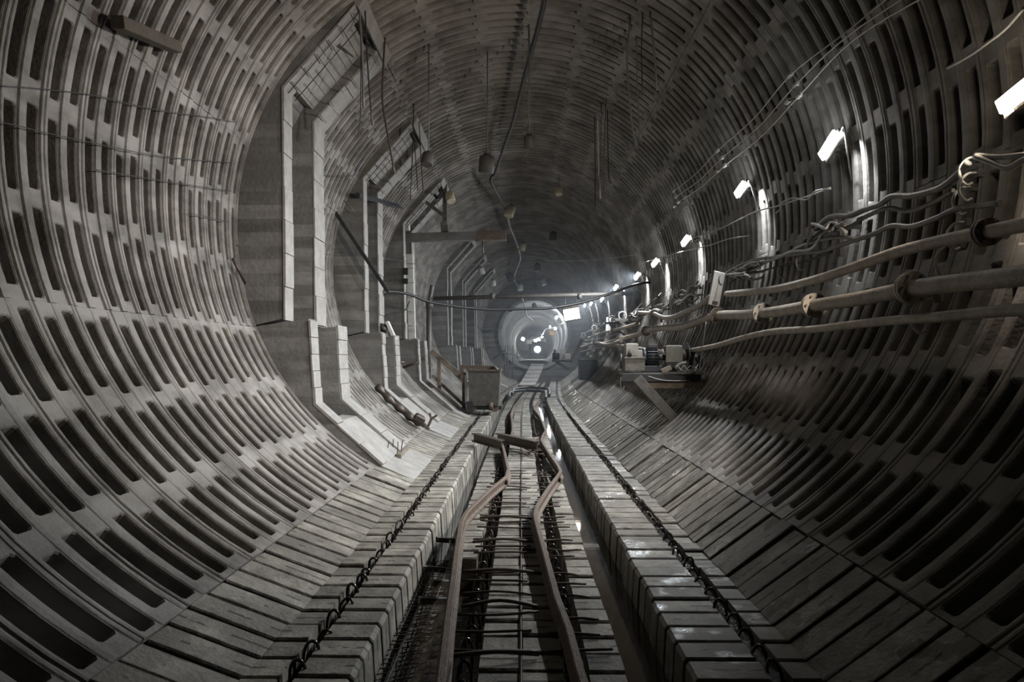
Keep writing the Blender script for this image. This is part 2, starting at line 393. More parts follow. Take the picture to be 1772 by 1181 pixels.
# frames on the left: pairs of concrete ribs cast across the ring as chords, a recess between them
for i, (ya, yb) in enumerate(OPENINGS):
    s = fx((ya + yb) / 2)
    TOP, CR, LG, LI, BT, FT = (-2.45, 6.97), (-3.52, 5.75), (-3.46, 2.31), (-3.10, 2.31), (-3.02, 1.08), (-2.02, .20)
    def arc(t0, t1, r, n=8): return [(-.10 - r * math.sin(rad(t0 + (t1 - t0) * q / n)), ZC - r * math.cos(rad(t0 + (t1 - t0) * q / n))) for q in range(n + 1)]
    def sh(pl): return [(p[0] + s, p[1]) for p in pl]
    for nm, q0, q1 in (('front', ya, ya + .33), ('rear', ya + 1.45, yb)):
        jz = .03 if nm == 'front' else -.02
        MB().prism(sh([TOP, CR, (LG[0], LG[1] + jz)] + arc(69, 145, 4.3)), q0, q1).build('upper_rib', M['board'], wall_left)
        MB().prism(sh([(LI[0], LI[1] + jz - .006), BT, FT] + arc(29, 69, 4.3)), q0 - (.0 if nm == 'front' else .02), q1 + .01).build('lower_rib', M['board'], wall_left)
        def facing(a, b, n, th):                          # stacked facing blocks on the inner edge, lamp light painted in as paler concrete
            a = V((a[0], 0, a[1])); b = V((b[0], 0, b[1])); d = (b - a).normalized(); nr = V((d.z, 0, -d.x))
            if nr.x < 0: nr = -nr
            for k in range(n):
                p = a.lerp(b, k / n) + d * .005; q = a.lerp(b, (k + 1) / n) - d * .005; t = th + jit(.012)
                MB().prism(sh([(p.x, p.z), (q.x, q.z), (q.x + nr.x * t, q.z + nr.z * t), (p.x + nr.x * t, p.z + nr.z * t)]), q0 - .012 + jit(.008), q1 + .004 + jit(.01)).build('facing_block', M['pale'], wall_left)
        facing(LG, CR, 7, .03); facing(BT, LI, 5, .03); facing(CR, TOP, 4, .03)
        facing(FT, BT, 3, .03)
    # recess back, its soffit and the plates of the lower slope
    MB().prism(sh(arc(29, 145, 4.22, 16) + list(reversed(arc(29, 145, 4.34, 16)))), ya + .3, yb - .5).build('recess_back', M['board'], wall_left)
    MB().prism(sh([(-1.55, -.02), FT, (-2.75, .80), (-2.98, .82), (-2.2, .0), (-1.56, -.25)]), ya + .335, ya + 1.44).build('sill_plate', M['pale'], wall_left)
    MB().prism(sh([(-1.55, 0), FT, (FT[0] - .1, FT[1] - .25), (-1.56, -.25)]), ya, ya + .95).build('sill_plate', M['pale'], wall_left)
    MB().prism(sh([(-1.55, 0), FT, (FT[0] - .1, FT[1] - .25), (-1.56, -.25)]), ya + .965, yb).build('sill_plate', M['pale'], wall_left)
    MB().prism(sh([(-2.40, 6.92), TOP, (-2.55, 7.35), (-2.30, 7.10)]), ya, yb).build('end_strip', M['pale'], wall_left)
    MB().prism(sh([(-3.52, 5.95), (-2.62, 6.98), (-2.72, 7.2), (-3.75, 6.05)]), ya + .33, ya + 1.45).build('soffit', M['pale'], wall_left)
    mb = MB()                                            # bars of the reinforcement left bare on the slope
    for k in range(6):
        p = V((CR[0] + s, 0, CR[1])).lerp(V((TOP[0] + s, 0, TOP[1])), (k + .6) / 6)
        mb.tube([p + V((.05, ya - .02, -.06)), p + V((.07, ya + .8, -.07)), p + V((.06, ya + 1.6 + jit(.2), -.06))], .008, 4)
    for k in range(2):
        mb.tube([V((CR[0] + s + .05, ya + .12 + k * .3, CR[1] - .05)), V((TOP[0] + s + .02, ya + .12 + k * .3, TOP[1] - .07))], .008, 4)
    mb.build('rebar_mesh', M['rebar'], wall_left)

# ------------------------------------------------------------------ the floor: strips of tray blocks
floor = struct('floor')
xl, zl = -0.10 - R * math.sin(rad(29.4)), ZC - R * math.cos(rad(29.4))
xr, zr = -0.10 + R * math.sin(rad(34.6)), ZC - R * math.cos(rad(34.6))
STRIPS = [
    ('left_sloping_slab', 'tray', [(xl, zl), (-1.54, 0), (-1.56, -.25), (xl - .1, zl - .28)], 0),
    ('left_tray_plate', 'tray', [(-1.54, 0), (-1.34, 0), (-1.34, -.3), (-1.54, -.3)], 0),
    ('left_kerb_block', 'tray', [(-1.24, .0), (-.95, .0), (-.926, -.025), (-.90, -.42), (-1.24, -.42)], 0),
    ('left_sleeper_block', 'tray', [(-.66, -.08), (-.41, -.08), (-.41, -.42), (-.66, -.42)], 0),
    ('left_middle_block', 'tray', [(-.25, -.07), (-.008, -.07), (-.008, -.42), (-.25, -.42)], 0),
    ('right_middle_block', 'tray', [(.008, -.07), (.25, -.07), (.25, -.42), (.008, -.42)], 0),
    ('right_sleeper_block', 'tray', [(.40, -.08), (.61, -.08), (.61, -.42), (.40, -.42)], 0),
    ('right_kerb_block', 'tray_wet', [(.93, -.42), (.955, -.025), (.975, 0), (1.38, 0), (1.38, -.42)], 0),
    ('right_tray_plate', 'tray_wet', [(1.50, 0), (1.66, 0), (1.68, -.3), (1.50, -.3)], 0),
    ('right_sloping_slab', 'tray_wet', [(1.66, 0), (xr, zr), (xr + .1, zr - .28), (1.68, -.3)], 0),
]
NEAR = 12.0
def block_mesh(poly, seed):
    rnd = random.Random(seed); mb = MB()
    g = .009 + rnd.uniform(0, .008)
    cx = sum(p[0] for p in poly) / len(poly); cz = sum(p[1] for p in poly) / len(poly)
    n = len(poly); rows = []
    for yy, sh in ((g, .012), (g + .012, 0), (.25 - g - .012, 0), (.25 - g, .012)):
        rows.append(mb.add([(p[0] + (cx - p[0]) * sh * .6, yy, p[1] - (sh if p[1] > cz else 0)) for p in poly]))
    mb.face([rows[0] + i for i in range(n)]); mb.face([rows[3] + i for i in reversed(range(n))])
    for k in range(3):
        for i in range(n):
            j = (i + 1) % n; mb.face((rows[k] + i, rows[k + 1] + i, rows[k + 1] + j, rows[k] + j))
    return mb
for nm, mk, poly, dz in STRIPS:
    meshes = [block_mesh(poly, 5 * i + len(nm)).mesh(nm, M[mk]) for i in range(3)]
    y = 2.0
    left = nm in ('left_sloping_slab',)
    while y < NEAR:
        if nm == 'left_sleeper_block' and y < 6.2: y += .25; continue     # broken out near the camera
        if not (left and in_open(y)):
            o = inst(nm, random.choice(meshes), (jit(.006), y, jit(.007)), floor)
            o.rotation_euler = (jit(.012), jit(.006), 0)
        y += .25
    mb = MB()
    while y < YB:
        if not (left and in_open(y)):
            b = block_mesh(poly, random.randint(0, 9)); base = len(mb.v); d = V((fx(y) + jit(.006), y, jit(.008)))
            mb.v += [q + d for q in b.v]; mb.f += [tuple(i + base for i in f) for f in b.f]; mb.mi += b.mi; mb.sm += b.sm
        y += .25
    o = mb.build(nm.replace('_block', '').replace('_slab', '').replace('_plate', '') + '_strip', M[mk], floor); o['kind'] = 'stuff'
def ribbon(x0, x1, z, y0, y1, st=1.0):
    mb = MB(); n = int((y1 - y0) / st)
    a = mb.add([(x0 + fx(y0 + (y1 - y0) * i / n), y0 + (y1 - y0) * i / n, z) for i in range(n + 1)] + [(x1 + fx(y0 + (y1 - y0) * i / n), y0 + (y1 - y0) * i / n, z) for i in range(n + 1)])
    for i in range(n): mb.face((a + i, a + n + 1 + i, a + n + 2 + i, a + i + 1))
    return mb
ribbon(-2.6, 2.6, -.40, 0.5, YB).build('bed', M['mud'], floor)
ribbon(-.40, -.255, -.36, 1, YB).build('hoop_gap_bed', M['mud'], floor)
ribbon(.255, .40, -.36, 1, YB).build('hoop_gap_bed', M['mud'], floor)
ribbon(-1.345, -1.235, -.13, 1, YB).build('hoop_gap_bed', M['mud'], floor)
ribbon(1.375, 1.505, -.055, 1, YB).build('hoop_gap_bed', M['wetgravel'], floor)
wt = ribbon(.605, .94, -.29, 1, 40).build('water', M['water'], floor); wt['kind'] = 'stuff'
wt = ribbon(-.92, -.655, -.34, 1, 40).build('water', M['water'], floor); wt['kind'] = 'stuff'
# rebar hoops standing in the four joints
def hoop_mesh(wd, ht, r, seed):
    rnd = random.Random(seed); mb = MB(); n = 9
    lean = rnd.uniform(-.04, .04); tw = rnd.uniform(-.3, .3)
    pts = []
    for i in range(n + 1):
        a = PI * i / n
        x = -math.cos(a) * wd; z = math.sin(a) * ht
        pts.append((x * math.cos(tw), x * math.sin(tw) + lean * math.sin(a), z))
    pts = [(pts[0][0], pts[0][1], -.12)] + pts + [(pts[-1][0], pts[-1][1], -.12)]
    return mb.tube(pts, r, 5)
for nm, x, z, wd, ht, m in (('left_rebar_hoop', -1.265, -.03, .045, .065, 'wetrebar'), ('right_rebar_hoop', 1.42, -.03, .045, .065, 'wetrebar'),
                            ('inner_rebar_hoop', -.345, -.13, .040, .065, 'wetrebar'), ('inner_rebar_hoop', .31, -.13, .045, .075, 'wetrebar')):
    ms = [hoop_mesh(wd, ht * (1 + .1 * i), .0105, i).mesh(nm, M[m], V((0, 0, 0))) for i in range(4)]
    y = 2.6
    while y < 21:
        for d in (0,):
            o = inst(nm, random.choice(ms), (x + jit(.015) + fx(y), y + d + jit(.02), z + jit(.015)), floor)
            o.rotation_euler = (-.12 + jit(.12), jit(.12), jit(.3))
        y += .25
# thin tie bars laid across the joints
y = 2.75
i = 0
while y < 11:
    for (xa, xb, zz) in ((-.46, .10, -.045), (.22, .52, -.05)):
        ya_ = y + jit(.05); a = V((xa + jit(.06), ya_, zz)); b = V((xb + jit(.05), ya_ + jit(.05), zz + jit(.012)))
        mid = (a + b) / 2 + V((jit(.02), jit(.03), jit(.015)))
        MB().tube(smooth_path([a, mid, b], 4), .010, 5).build('tie_bar', M['rebar'], floor)
    y += .25 if i % 3 else .5
    i += 1
mb = MB()                                                # long thin bar on the middle joint
mb.tube([(0.0 + jit(.004), 2 + q * .5, -.058) for q in range(40)], .008, 5); mb.build('centre_bar', M['rebar'], floor)
# wire grid in the left trench
mb = MB()
for i in range(60):
    y = 2.4 + i * .07
    mb.tube([(-.90, y, -.20 + jit(.01)), (-.67, y + .22, -.25 + jit(.01))], .004, 4)
for i in range(4): mb.tube([(-.88 + i * .06, 2.4, -.20), (-.88 + i * .06, 6.8, -.22)], .004, 4)
mb.build('trench_grid', M['steel'], floor)['kind'] = 'stuff'
for (px, py) in ((745, 985), (772, 935), (748, 1040), (768, 1010)):
    a = F(px, py, -.2); MB().bar(a + V((-.1, -.05, .02)), a + V((.12, .1, -.04)), .05, .05).build('trench_rubble', M['steel'], floor)

# ------------------------------------------------------------------ bulkhead and the small tunnel
wall_far = struct('wall_back')
mb = MB(); n = 64
ccx, ccx2 = xc(YB), 1.0
for (r, cx, cz) in ((R2 + .02, ccx2, ZC2), (R + .3, ccx, ZC)):
    mb.add([(cx - r * math.sin(2 * PI * i / n), YB, cz - r * math.cos(2 * PI * i / n)) for i in range(n)])
for i in range(n): j = (i + 1) % n; mb.face((i, j, n + j, n + i))
mb.build('bulkhead', M['board'], wall_far)
def sx2(y): return ccx2 + (y - YB) * .02
def ring_mesh(r0, r1, ln, n=48):
    mb = MB()
    prof = [(0, r1), (0, r0), (ln * .25, r0), (ln * .28, r0 + .2), (ln * .48, r0 + .2), (ln * .50, r0 + .03), (ln * .75, r0 + .03), (ln * .77, r0 + .2), (ln * .97, r0 + .2), (ln, r0)]
    for (yy, r) in prof: mb.add([(-r * math.sin(2 * PI * i / n), yy, -r * math.cos(2 * PI * i / n)) for i in range(n)])
    for k in range(len(prof) - 1):
        for i in range(n): j = (i + 1) % n; mb.face((k * n + i, k * n + j, (k + 1) * n + j, (k + 1) * n + i))
    return mb.mesh('lining_ring', M['grey2'])
rm = ring_mesh(R2, R2 + .25, 1.0)
for i in range(60): inst('lining_ring', rm, (sx2(YB + i) , YB - .25 + i, ZC2), wall_far)
mb = MB(); mb.add([(sx2(YB + 60) - R2 * 1.1 * math.sin(2 * PI * i / n), YB + 59.6, ZC2 - R2 * 1.1 * math.cos(2 * PI * i / n)) for i in range(n)])
mb.face(range(n)); mb.build('end_face', M['grey2'], wall_far)
# boarded ramp and floor of the small tunnel
mb = ribbon(-1.2, 1.2, 1.55, YB, YB + 59); mb.v = [q - V((fx(q.y), 0, 0)) + V((sx2(q.y), 0, 0)) for q in mb.v]
mb.build('tunnel_bed', M['grey2'], wall_far)

# ------------------------------------------------------------------ wall lamps
LAMPS = [
    (1762, 165, 'warm lamp at the right edge, nearest of the wall lamps', WARM, NEAR_W),
    (1437, 252, 'long tilted white lamp on the right wall, largest whole one in view', COOL, LAMP_W),
    (1283, 328, 'first white wall lamp beyond the long tilted one, over the leaning board', COOL, LAMP_W),
    (1187, 417, 'second white wall lamp beyond the long tilted one, wires passing beside it', COOL, LAMP_W),
    (1134, 455, 'white wall lamp above the end of the black hanging cable', COOL, LAMP_W),
    (1103, 478, 'small white wall lamp just above the elbow of the pipe frame', COOL, LAMP_W),
    (1066, 498, 'round white wall lamp just under the crossbar of the pipe frame', COOL, LAMP_W),
    (1042, 518, 'far round wall lamp below the crossbar, right of the lit panel', COOL, LAMP_W),
    (1023, 526, 'far wall lamp close right of the lit panel, second from it', COOL, LAMP_W),
    (1012, 529, 'far wall lamp beside the lit panel, next to its edge', COOL, LAMP_W),
]
def lamp(px, py, label, col, watt, i):
    p = W(px, py, 3.80)
    ax = V((xc(p.y), p.y, ZC)); inw = (ax - p).normalized()          # towards the axis
    up = V((0, 1, 0)).cross(inw)
    if up.z < 0: up = -up
    t = thing('wall_lamp', p, label, 'lamp', 'lamps along the right wall')
    lng = V((0, 1, 0)) * .75 + up * (-.35 if i != 1 else -.55) + inw * .25; lng.normalize()
    side = lng.cross(inw).normalized(); nrm = side.cross(lng).normalized()
    if nrm.dot(inw) < 0: nrm = -nrm
    rot = Matrix((side, lng, nrm)).transposed()
    Lg = .34 if i == 1 else .28
    MB().box(p - nrm * .035, (.15, Lg + .04, .05), rot, ch=.012).build('housing', M['steel'], t)
    MB().box(p + nrm * .03, (.12, Lg, .07), rot, ch=.025).build('diffuser', M['glowwarm'] if col is WARM else M['glow'], t)
    b = MB(); b.bar(p - nrm * .06, p - inw * .27 - up * .05, .03, .03); b.bar(p - nrm * .06 + lng * .1, p - inw * .27 + lng * .12, .03, .02); b.build('bracket', M['steel'], t)
    b = MB(); b.tube(smooth_path([p - lng * (Lg / 2) - nrm * .03, p - lng * (Lg / 2 + .12) - up * .03, p - lng * .2 - up * .22 - inw * .05, p - up * .45 - inw * .18]), .010, 5); b.build('lead', M['cable'], t)
    ld = bpy.data.lights.new('lamp_light', 'AREA'); ld.energy = watt; ld.color = col; ld.shape = 'RECTANGLE'; ld.size = .12; ld.size_y = Lg
    lo = bpy.data.objects.new('lamp_light', ld); COL.objects.link(lo); lo.parent = t; lo.location = nrm * .075
    dn = (inw * .90 - up * .36 + V((0, .12 if i == 1 else -.08, 0))).normalized() if i else (inw * .80 - up * .10 + V((0, .72, 0))).normalized(); ld.spread = rad((112 if i < 4 else 150) if i else 108)
    sd = lng.cross(dn).normalized(); l2 = sd.cross(dn)
    lo.rotation_euler = Matrix((sd, l2, -dn)).transposed().to_euler()
    # extra light added under the fitting to brighten the rib below it
    ed = bpy.data.lights.new('added_rib_light', 'AREA'); ed.energy = watt * (.11 if i else .06); ed.color = col; ed.shape = 'RECTANGLE'; ed.size = .10; ed.size_y = .08; ed.spread = rad(62)
    eo = bpy.data.objects.new('added_rib_light', ed); COL.objects.link(eo); eo.parent = t; eo.location = -lng * (Lg / 2 + .03) - up * .02
    d2 = (-up * .95 - inw * .30).normalized(); s2 = d2.cross(V((0, 1, 0))).normalized(); u2 = s2.cross(d2)
    eo.rotation_euler = Matrix((s2, u2, -d2)).transposed().to_euler()
    return p
LP = [lamp(*a[:4], a[4] * (1.4 if i > 3 else 1.0), i) for i, a in enumerate(LAMPS)]

# ------------------------------------------------------------------ rails
def rail(name, pts, label):
    P3 = [V(p) for p in pts]
    root = thing(name, P3[len(P3) // 2], label, 'rail', 'narrow gauge rails')
    for nm, prof in (('rail_head', [(-.025, .045), (.025, .045), (.025, .072), (.018, .08), (-.018, .08), (-.025, .072)]),
                     ('rail_web', [(-.008, -.01), (.008, -.01), (.008, .05), (-.008, .05)]),
                     ('rail_foot', [(-.045, -.03), (.045, -.03), (.045, -.018), (.010, -.008), (-.010, -.008), (-.045, -.018)])):
        mb = MB(); n = len(prof)
        for i, p in enumerate(P3):
            d = (P3[min(i + 1, len(P3) - 1)] - P3[max(i - 1, 0)]); d.z = 0; d.normalize(); sx = V((d.y, -d.x, 0))
            mb.add([p + sx * q[0] + V((0, 0, q[1])) for q in prof])
        for i in range(len(P3) - 1):
            for j in range(n):
                k = (j + 1) % n; mb.face((i * n + j, (i + 1) * n + j, (i + 1) * n + k, i * n + k))
        mb.face(range(n)); mb.face([len(mb.v) - n + j for j in reversed(range(n))])
        mb.build(nm, M['rust'], root)
    for i in range(1, len(P3) - 1, 4):                    # fishplates and spikes
        a = P3[i]; MB().box(a + V((.02, 0, .02)), (.02, .32, .05)).build('fishplate', M['rust'], root)
    return root
RZ = .02
lr = [F(x, y, RZ) for x, y in ((752, 1290), (766, 1181), (775, 1095), (785, 1018), (791, 965), (798, 916), (806, 900), (815, 890), (846, 859), (876, 834), (880, 820), (878, 815), (873, 790), (869, 776))]
rail('left_rail', lr, 'rusty left rail with a sharp kink, nearest the camera')
lr2 = [F(x, y, RZ) for x, y in ((884, 762), (887, 750), (886, 735), (884, 722), (887, 712), (893, 703), (900, 695), (905, 690))]
rail('left_rail', lr2, 'short far stretch of the left rail beyond the lying beam')
rr = [F(x, y, RZ) for x, y in ((1036, 1290), (1003, 1181), (985, 1110), (964, 1052), (944, 975), (928, 915), (926, 903), (929, 888), (948, 856), (967, 830), (970, 824), (966, 815), (954, 797), (940, 775), (937, 768), (939, 760), (944, 752), (943, 747), (934, 725), (924, 712), (926, 706), (934, 694))]
rail('right_rail', rr, 'long zigzag right rail on the joint beside the water channel')
for y in (3.4, 4.1, 4.9, 5.7, 6.6, 7.6):                  # bent tie rods under the rails
    a = V((-.46 + jit(.03), y, -.03)); b = V((.16 + jit(.05), y + jit(.1), -.03))
    MB().tube(smooth_path([a, (a + b) / 2 + V((0, jit(.05), .03)), b], 5), .014, 6).build('tie_bar', M['rebar'], floor)

# beams and hoses lying across the track
def beam(name, a, b, wd, ht, label, cat, m='steel', twist=0):
    a = V(a); b = V(b); mid = (a + b) / 2
    t = thing(name, V((mid.x, mid.y, min(a.z, b.z) - ht / 2)), label, cat)
    mb = MB(); mb.bar(a, b, wd * .25, ht, ch=.005); mb.build('web', M[m], t)
    for sgn in (-1, 1):
        mb = MB(); mb.bar(a + V((0, 0, sgn * ht * .46)), b + V((0, 0, sgn * ht * .46)), wd, ht * .14); mb.build('flange', M[m], t)
    return t
beam('steel_beam', F(821, 757, .16), F(868, 770, .12), .14, .16, 'dark steel beam lying across the left kerb towards the rail', 'beam', 'rebar')
beam('steel_beam', F(862, 757, .12), F(930, 772, .12), .14, .16, 'dark steel beam lying between the two rails', 'beam', 'rebar')
mb = MB(); mb.box(F(924, 766, .12), (.10, .5, .16), Euler((0, 0, -.25)), ch=.01)
tag(mb.build('rail_clamp', M['rust']), 'short rusty clamp block on the right rail at the lying beam', 'clamp')
for k, (lab, dx, dyy) in enumerate((('black hose lying in a bend across the far track', 0, 0), ('second hose coiled behind the bend of the far track hose', 6, -5))):
    pts = [F(880 + dx, 688 + dyy, .08), F(884 + dx, 679 + dyy, .1), F(905 + dx, 676 + dyy, .12), F(925 + dx, 677 + dyy, .1), F(941 + dx, 678 + dyy, .1), F(945 + dx, 684 + dyy, .08), F(944 + dx, 690 + dyy, .08)]
    tag(MB().tube(smooth_path(pts), .07, 8).build('hose', M['rubber']), lab, 'hose')
for k in range(6):                                        # loose bent rods by the beam
    a = F(880 + k * 9, 776 + (k % 3) * 5, .0); b = F(905 + k * 8, 780 + (k % 2) * 6, .02)
    MB().tube(smooth_path([a, (a + b) / 2 + V((0, -.15, .02)), b]), .012, 5).build('tie_bar', M['rust'], floor)

# ------------------------------------------------------------------ pipes on the right wall
def pipe(pts, r, label, rr=3.60, flanges=(), name='wall_pipe', m='pipe'):
    q = [W(x, y, rr) for x, y in pts]
    path = smooth_path(q, 5)
    mid = path[len(path) // 2]
    t = thing(name, V((mid.x, mid.y, min(p.z for p in path))), label, 'pipe')
    MB().tube(path, r, 12).build('barrel', M[m], t)
    for (x, y) in flanges:
        c = W(x, y, rr); i = min(range(1, len(path) - 1), key=lambda k: (path[k] - c).length)
        c = path[i]; d = (path[i + 1] - path[i - 1]).normalized()
        mb = MB(); mb.cyl(c - d * .032, c - d * .004, r * 1.95, 18); mb.cyl(c + d * .004, c + d * .032, r * 1.95, 18)
        a = d.cross(V((0, 0, 1))).normalized(); b = d.cross(a)
        f = mb.build('flange', M['rust' if x > 1600 else m], t)
        for k in range(6):
            e = c + (a * math.cos(k * PI / 3) + b * math.sin(k * PI / 3)) * r * 1.55
            MB().cyl(e - d * .055, e + d * .055, .012, 6).build('bolt', M['steel'], f)
    return path
p1 = pipe([(1860, 372), (1772, 389), (1707, 402), (1649, 413), (1592, 426), (1548, 438), (1477, 463), (1409, 485), (1341, 501), (1284, 507), (1258, 509)], .052,
     'upper of the three dusty pipes on the right wall, rusty flange near the edge', flanges=[(1707, 402)])
p2 = pipe([(1870, 462), (1772, 477), (1680, 487), (1612, 495), (1578, 499), (1544, 506), (1477, 519), (1409, 529), (1341, 540), (1290, 545), (1243, 546), (1210, 556), (1182, 566), (1142, 569), (1118, 573), (1104, 579), (1075, 586)], .070,
     'thickest dusty pipe on the right wall, middle of three, several flanges', flanges=[(1578, 499), (1409, 529), (1243, 546), (1118, 573), (1320, 542)])
p3 = pipe([(1870, 530), (1772, 536), (1714, 540), (1612, 550), (1544, 555), (1477, 562), (1409, 570), (1341, 574), (1290, 584), (1223, 602), (1150, 610), (1081, 599), (1050, 600), (1030, 603), (1005, 609)], .040,
     'lowest and thinnest of three right wall pipes, running behind the pump', flanges=[])
pipe([(1105, 541), (1118, 542), (1131, 543), (1148, 550), (1165, 549), (1182, 542), (1199, 535), (1214, 527), (1232, 512)], .050,
     'sagging grey hose pipe above the pump, left of the white board', rr=3.5, flanges=[(1131, 543)])
pipe([(1104, 560), (1085, 566), (1062, 572), (1040, 577), (1018, 585)], .055, 'far length of pipe left of the hose pipe', rr=3.55, flanges=[(1062, 572)])
pipe([(1075, 590), (1052, 597), (1030, 594), (1008, 600), (990, 604)], .06, 'lower far pipe bending past the far pump shelf', rr=3.5, flanges=[(1030, 594)])
def hanger(x, y, label, rr=3.75, s=1.0):                  # pale bent hook of flat bar
    p = W(x, y, rr); t = thing('pipe_hook', p, label, 'hook', 'hooks on the right wall')
    pts = [p + V((.12, 0, .16)) * s, p + V((.02, 0, .15)) * s, p + V((-.06, 0, .06)) * s, p + V((-.06, 0, -.05)) * s, p + V((0, 0, -.12)) * s, p + V((.06, 0, -.10)) * s]
    MB().tube(smooth_path(pts), .012, 6).build('hook', M['wirepale'], t)
    MB().box(p + V((.14, 0, .16)) * s, (.05, .05, .07)).build('plate', M['steel'], t)
for x, y, l, s in ((1672, 300, 'pale hook highest of three under the near cables', .8), (1671, 327, 'pale hook in the middle of three under the near cables', .8), (1661, 351, 'pale hook lowest of three, beside the end of a cable', .8),
                (1634, 456, 'pale curved hook between the upper and middle pipe', 1.0), (1591, 551, 'pale curved hook clasping the thin lowest pipe', 1.0), (1650, 412, 'small pale hook over the upper pipe by its flange', .8),
                (1386, 455, 'thin pale hook below the cables, left of the upper pipe bend', .8), (1352, 471, 'dim hook left of the thin pale one', .7)):
    hanger(x, y, l, s=s)

# cables on the right wall
def cable(pts, r, label, rr=3.78, m='cable', name='cable', cat='cable', n=6):
    q = [W(x, y, rr) for x, y in pts]
    return tag(MB().tube(smooth_path(q, 6), r, n).build(name, M[m]), label, cat)
cable([(1395, 436), (1409, 402), (1436, 376), (1470, 374), (1494, 364), (1521, 355), (1544, 340), (1578, 339), (1626, 326), (1660, 300), (1676, 281)], .030, 'thick dusty cable snaking up to the near hooks', rr=3.72)
cable([(1400, 420), (1436, 398), (1470, 393), (1497, 376), (1538, 360), (1571, 366), (1612, 352), (1650, 330)], .022, 'thinner dusty cable just under the snaking thick one', rr=3.75)
cable([(1340, 445), (1395, 438), (1429, 434), (1470, 419), (1510, 406), (1544, 391), (1578, 392), (1620, 378), (1660, 360), (1700, 356), (1731, 352)], .026, 'lowest dusty cable above the upper pipe, pale at its right end', rr=3.72)
cable([(1688, 269), (1727, 272), (1772, 268), (1830, 262)], .022, 'grey cable at the right edge below the warm lamp', rr=3.7)
cable([(1688, 271), (1714, 281), (1744, 291), (1772, 277), (1830, 255)], .024, 'grey cable sagging just under the other at the right edge', rr=3.68)
cable([(1257, 473), (1284, 458), (1317, 448), (1350, 444), (1395, 424), (1440, 412), (1480, 412)], .024, 'cable climbing from the white board to the cable tangle', rr=3.72)
cable([(1250, 480), (1275, 468), (1300, 455), (1330, 452), (1370, 436), (1405, 430), (1435, 388), (1465, 402)], .018, 'thin pale cable winding among the thick ones', rr=3.7, m='wirepale')
cable([(1262, 490), (1290, 472), (1315, 470), (1345, 462), (1395, 452), (1440, 436)], .014, 'thin dark cable above the upper pipe end', rr=3.72, m='rubber')
def tangle(x, y, n, w, h, label, rr=3.7, seed=1):
    rnd = random.Random(seed); c = W(x, y, rr)
    t = thing('cable_tangle', c, label, 'cables', 'cable tangles on brackets')
    sc = c.y / FPX
    for i in range(n):
        pts = []; px, py = rnd.uniform(-w, -w * .3), rnd.uniform(-h * .4, h)
        for k in range(5):
            pts.append(W(x + px, y + py, rr + rnd.uniform(-.12, .1)))
            px += rnd.uniform(.2, .5) * w; py += rnd.uniform(-.7, .35) * h
        MB().tube(smooth_path(pts, 5), rnd.choice((.012, .018, .022)), 6).build('cable_loop', M[rnd.choice(('cable', 'wirepale', 'cable', 'rubber'))], t)
    mb = MB(); mb.bar(c + V((.12, 0, .06)), c + V((.12, 0, -.35)), .05, .05); mb.bar(c + V((0, 0, -.05)), c + V((.35, 0, -.0)), .04, .04); mb.build('bracket', M['steel'], t)
tangle(1283, 470, 9, 36, 16, 'largest cable tangle, beside the white board', seed=3)
tangle(1437, 392, 6, 34, 18, 'cable tangle on the lit rib under the long tilted lamp', seed=8)
tangle(1188, 510, 8, 24, 16, 'cable tangle on the lit rib below the second lamp beyond the long tilted one', seed=5)
tangle(1136, 535, 7, 20, 13, 'cable tangle just right of the pipe frame elbow', seed=6)
tangle(1100, 545, 6, 14, 10, 'pale cable tangle left of the hose pipe', seed=9)
tangle(1062, 556, 6, 14, 9, 'far cable tangle above the far pipe', seed=12)
tangle(1035, 566, 6, 12, 8, 'smallest far cable tangle right of the lit panel', seed=14)
# overhead wires strung along the lamps
cable([(1437, 325), (1410, 336), (1382, 345), (1345, 357), (1307, 367), (1270, 385), (1236, 400), (1192, 414)], .011, 'pale wire between the long tilted lamp and the white lamps beyond', rr=3.65, m='wirepale', name='overhead_wire', cat='wire')
cable([(1437, 327), (1412, 331), (1395, 346), (1372, 343), (1352, 352), (1350, 362), (1343, 369)], .010, 'loose curl of wire twisted on the pale lamp wire', rr=3.63, m='wirepale', name='overhead_wire', cat='wire')
cable([(1296, 408), (1260, 414), (1230, 424), (1202, 431), (1172, 438), (1140, 447), (1105, 456)], .011, 'pale wire running to the far lamps, lower of the two lamp wires', rr=3.62, m='wirepale', name='overhead_wire', cat='wire')
a, b = P(1123, 437, 21), P(944, 451, 32)
tag(MB().tube(sag(a, b, .12), .012, 5).build('overhead_wire', M['wirepale']), 'pale wire crossing the air above the crossbar', 'wire')
cable([(1772, 14), (1740, 50), (1712, 72), (1680, 95), (1640, 118)], .012, 'pale wire in the top right corner above the warm lamp', rr=3.8, m='wirepale', name='overhead_wire', cat='wire')
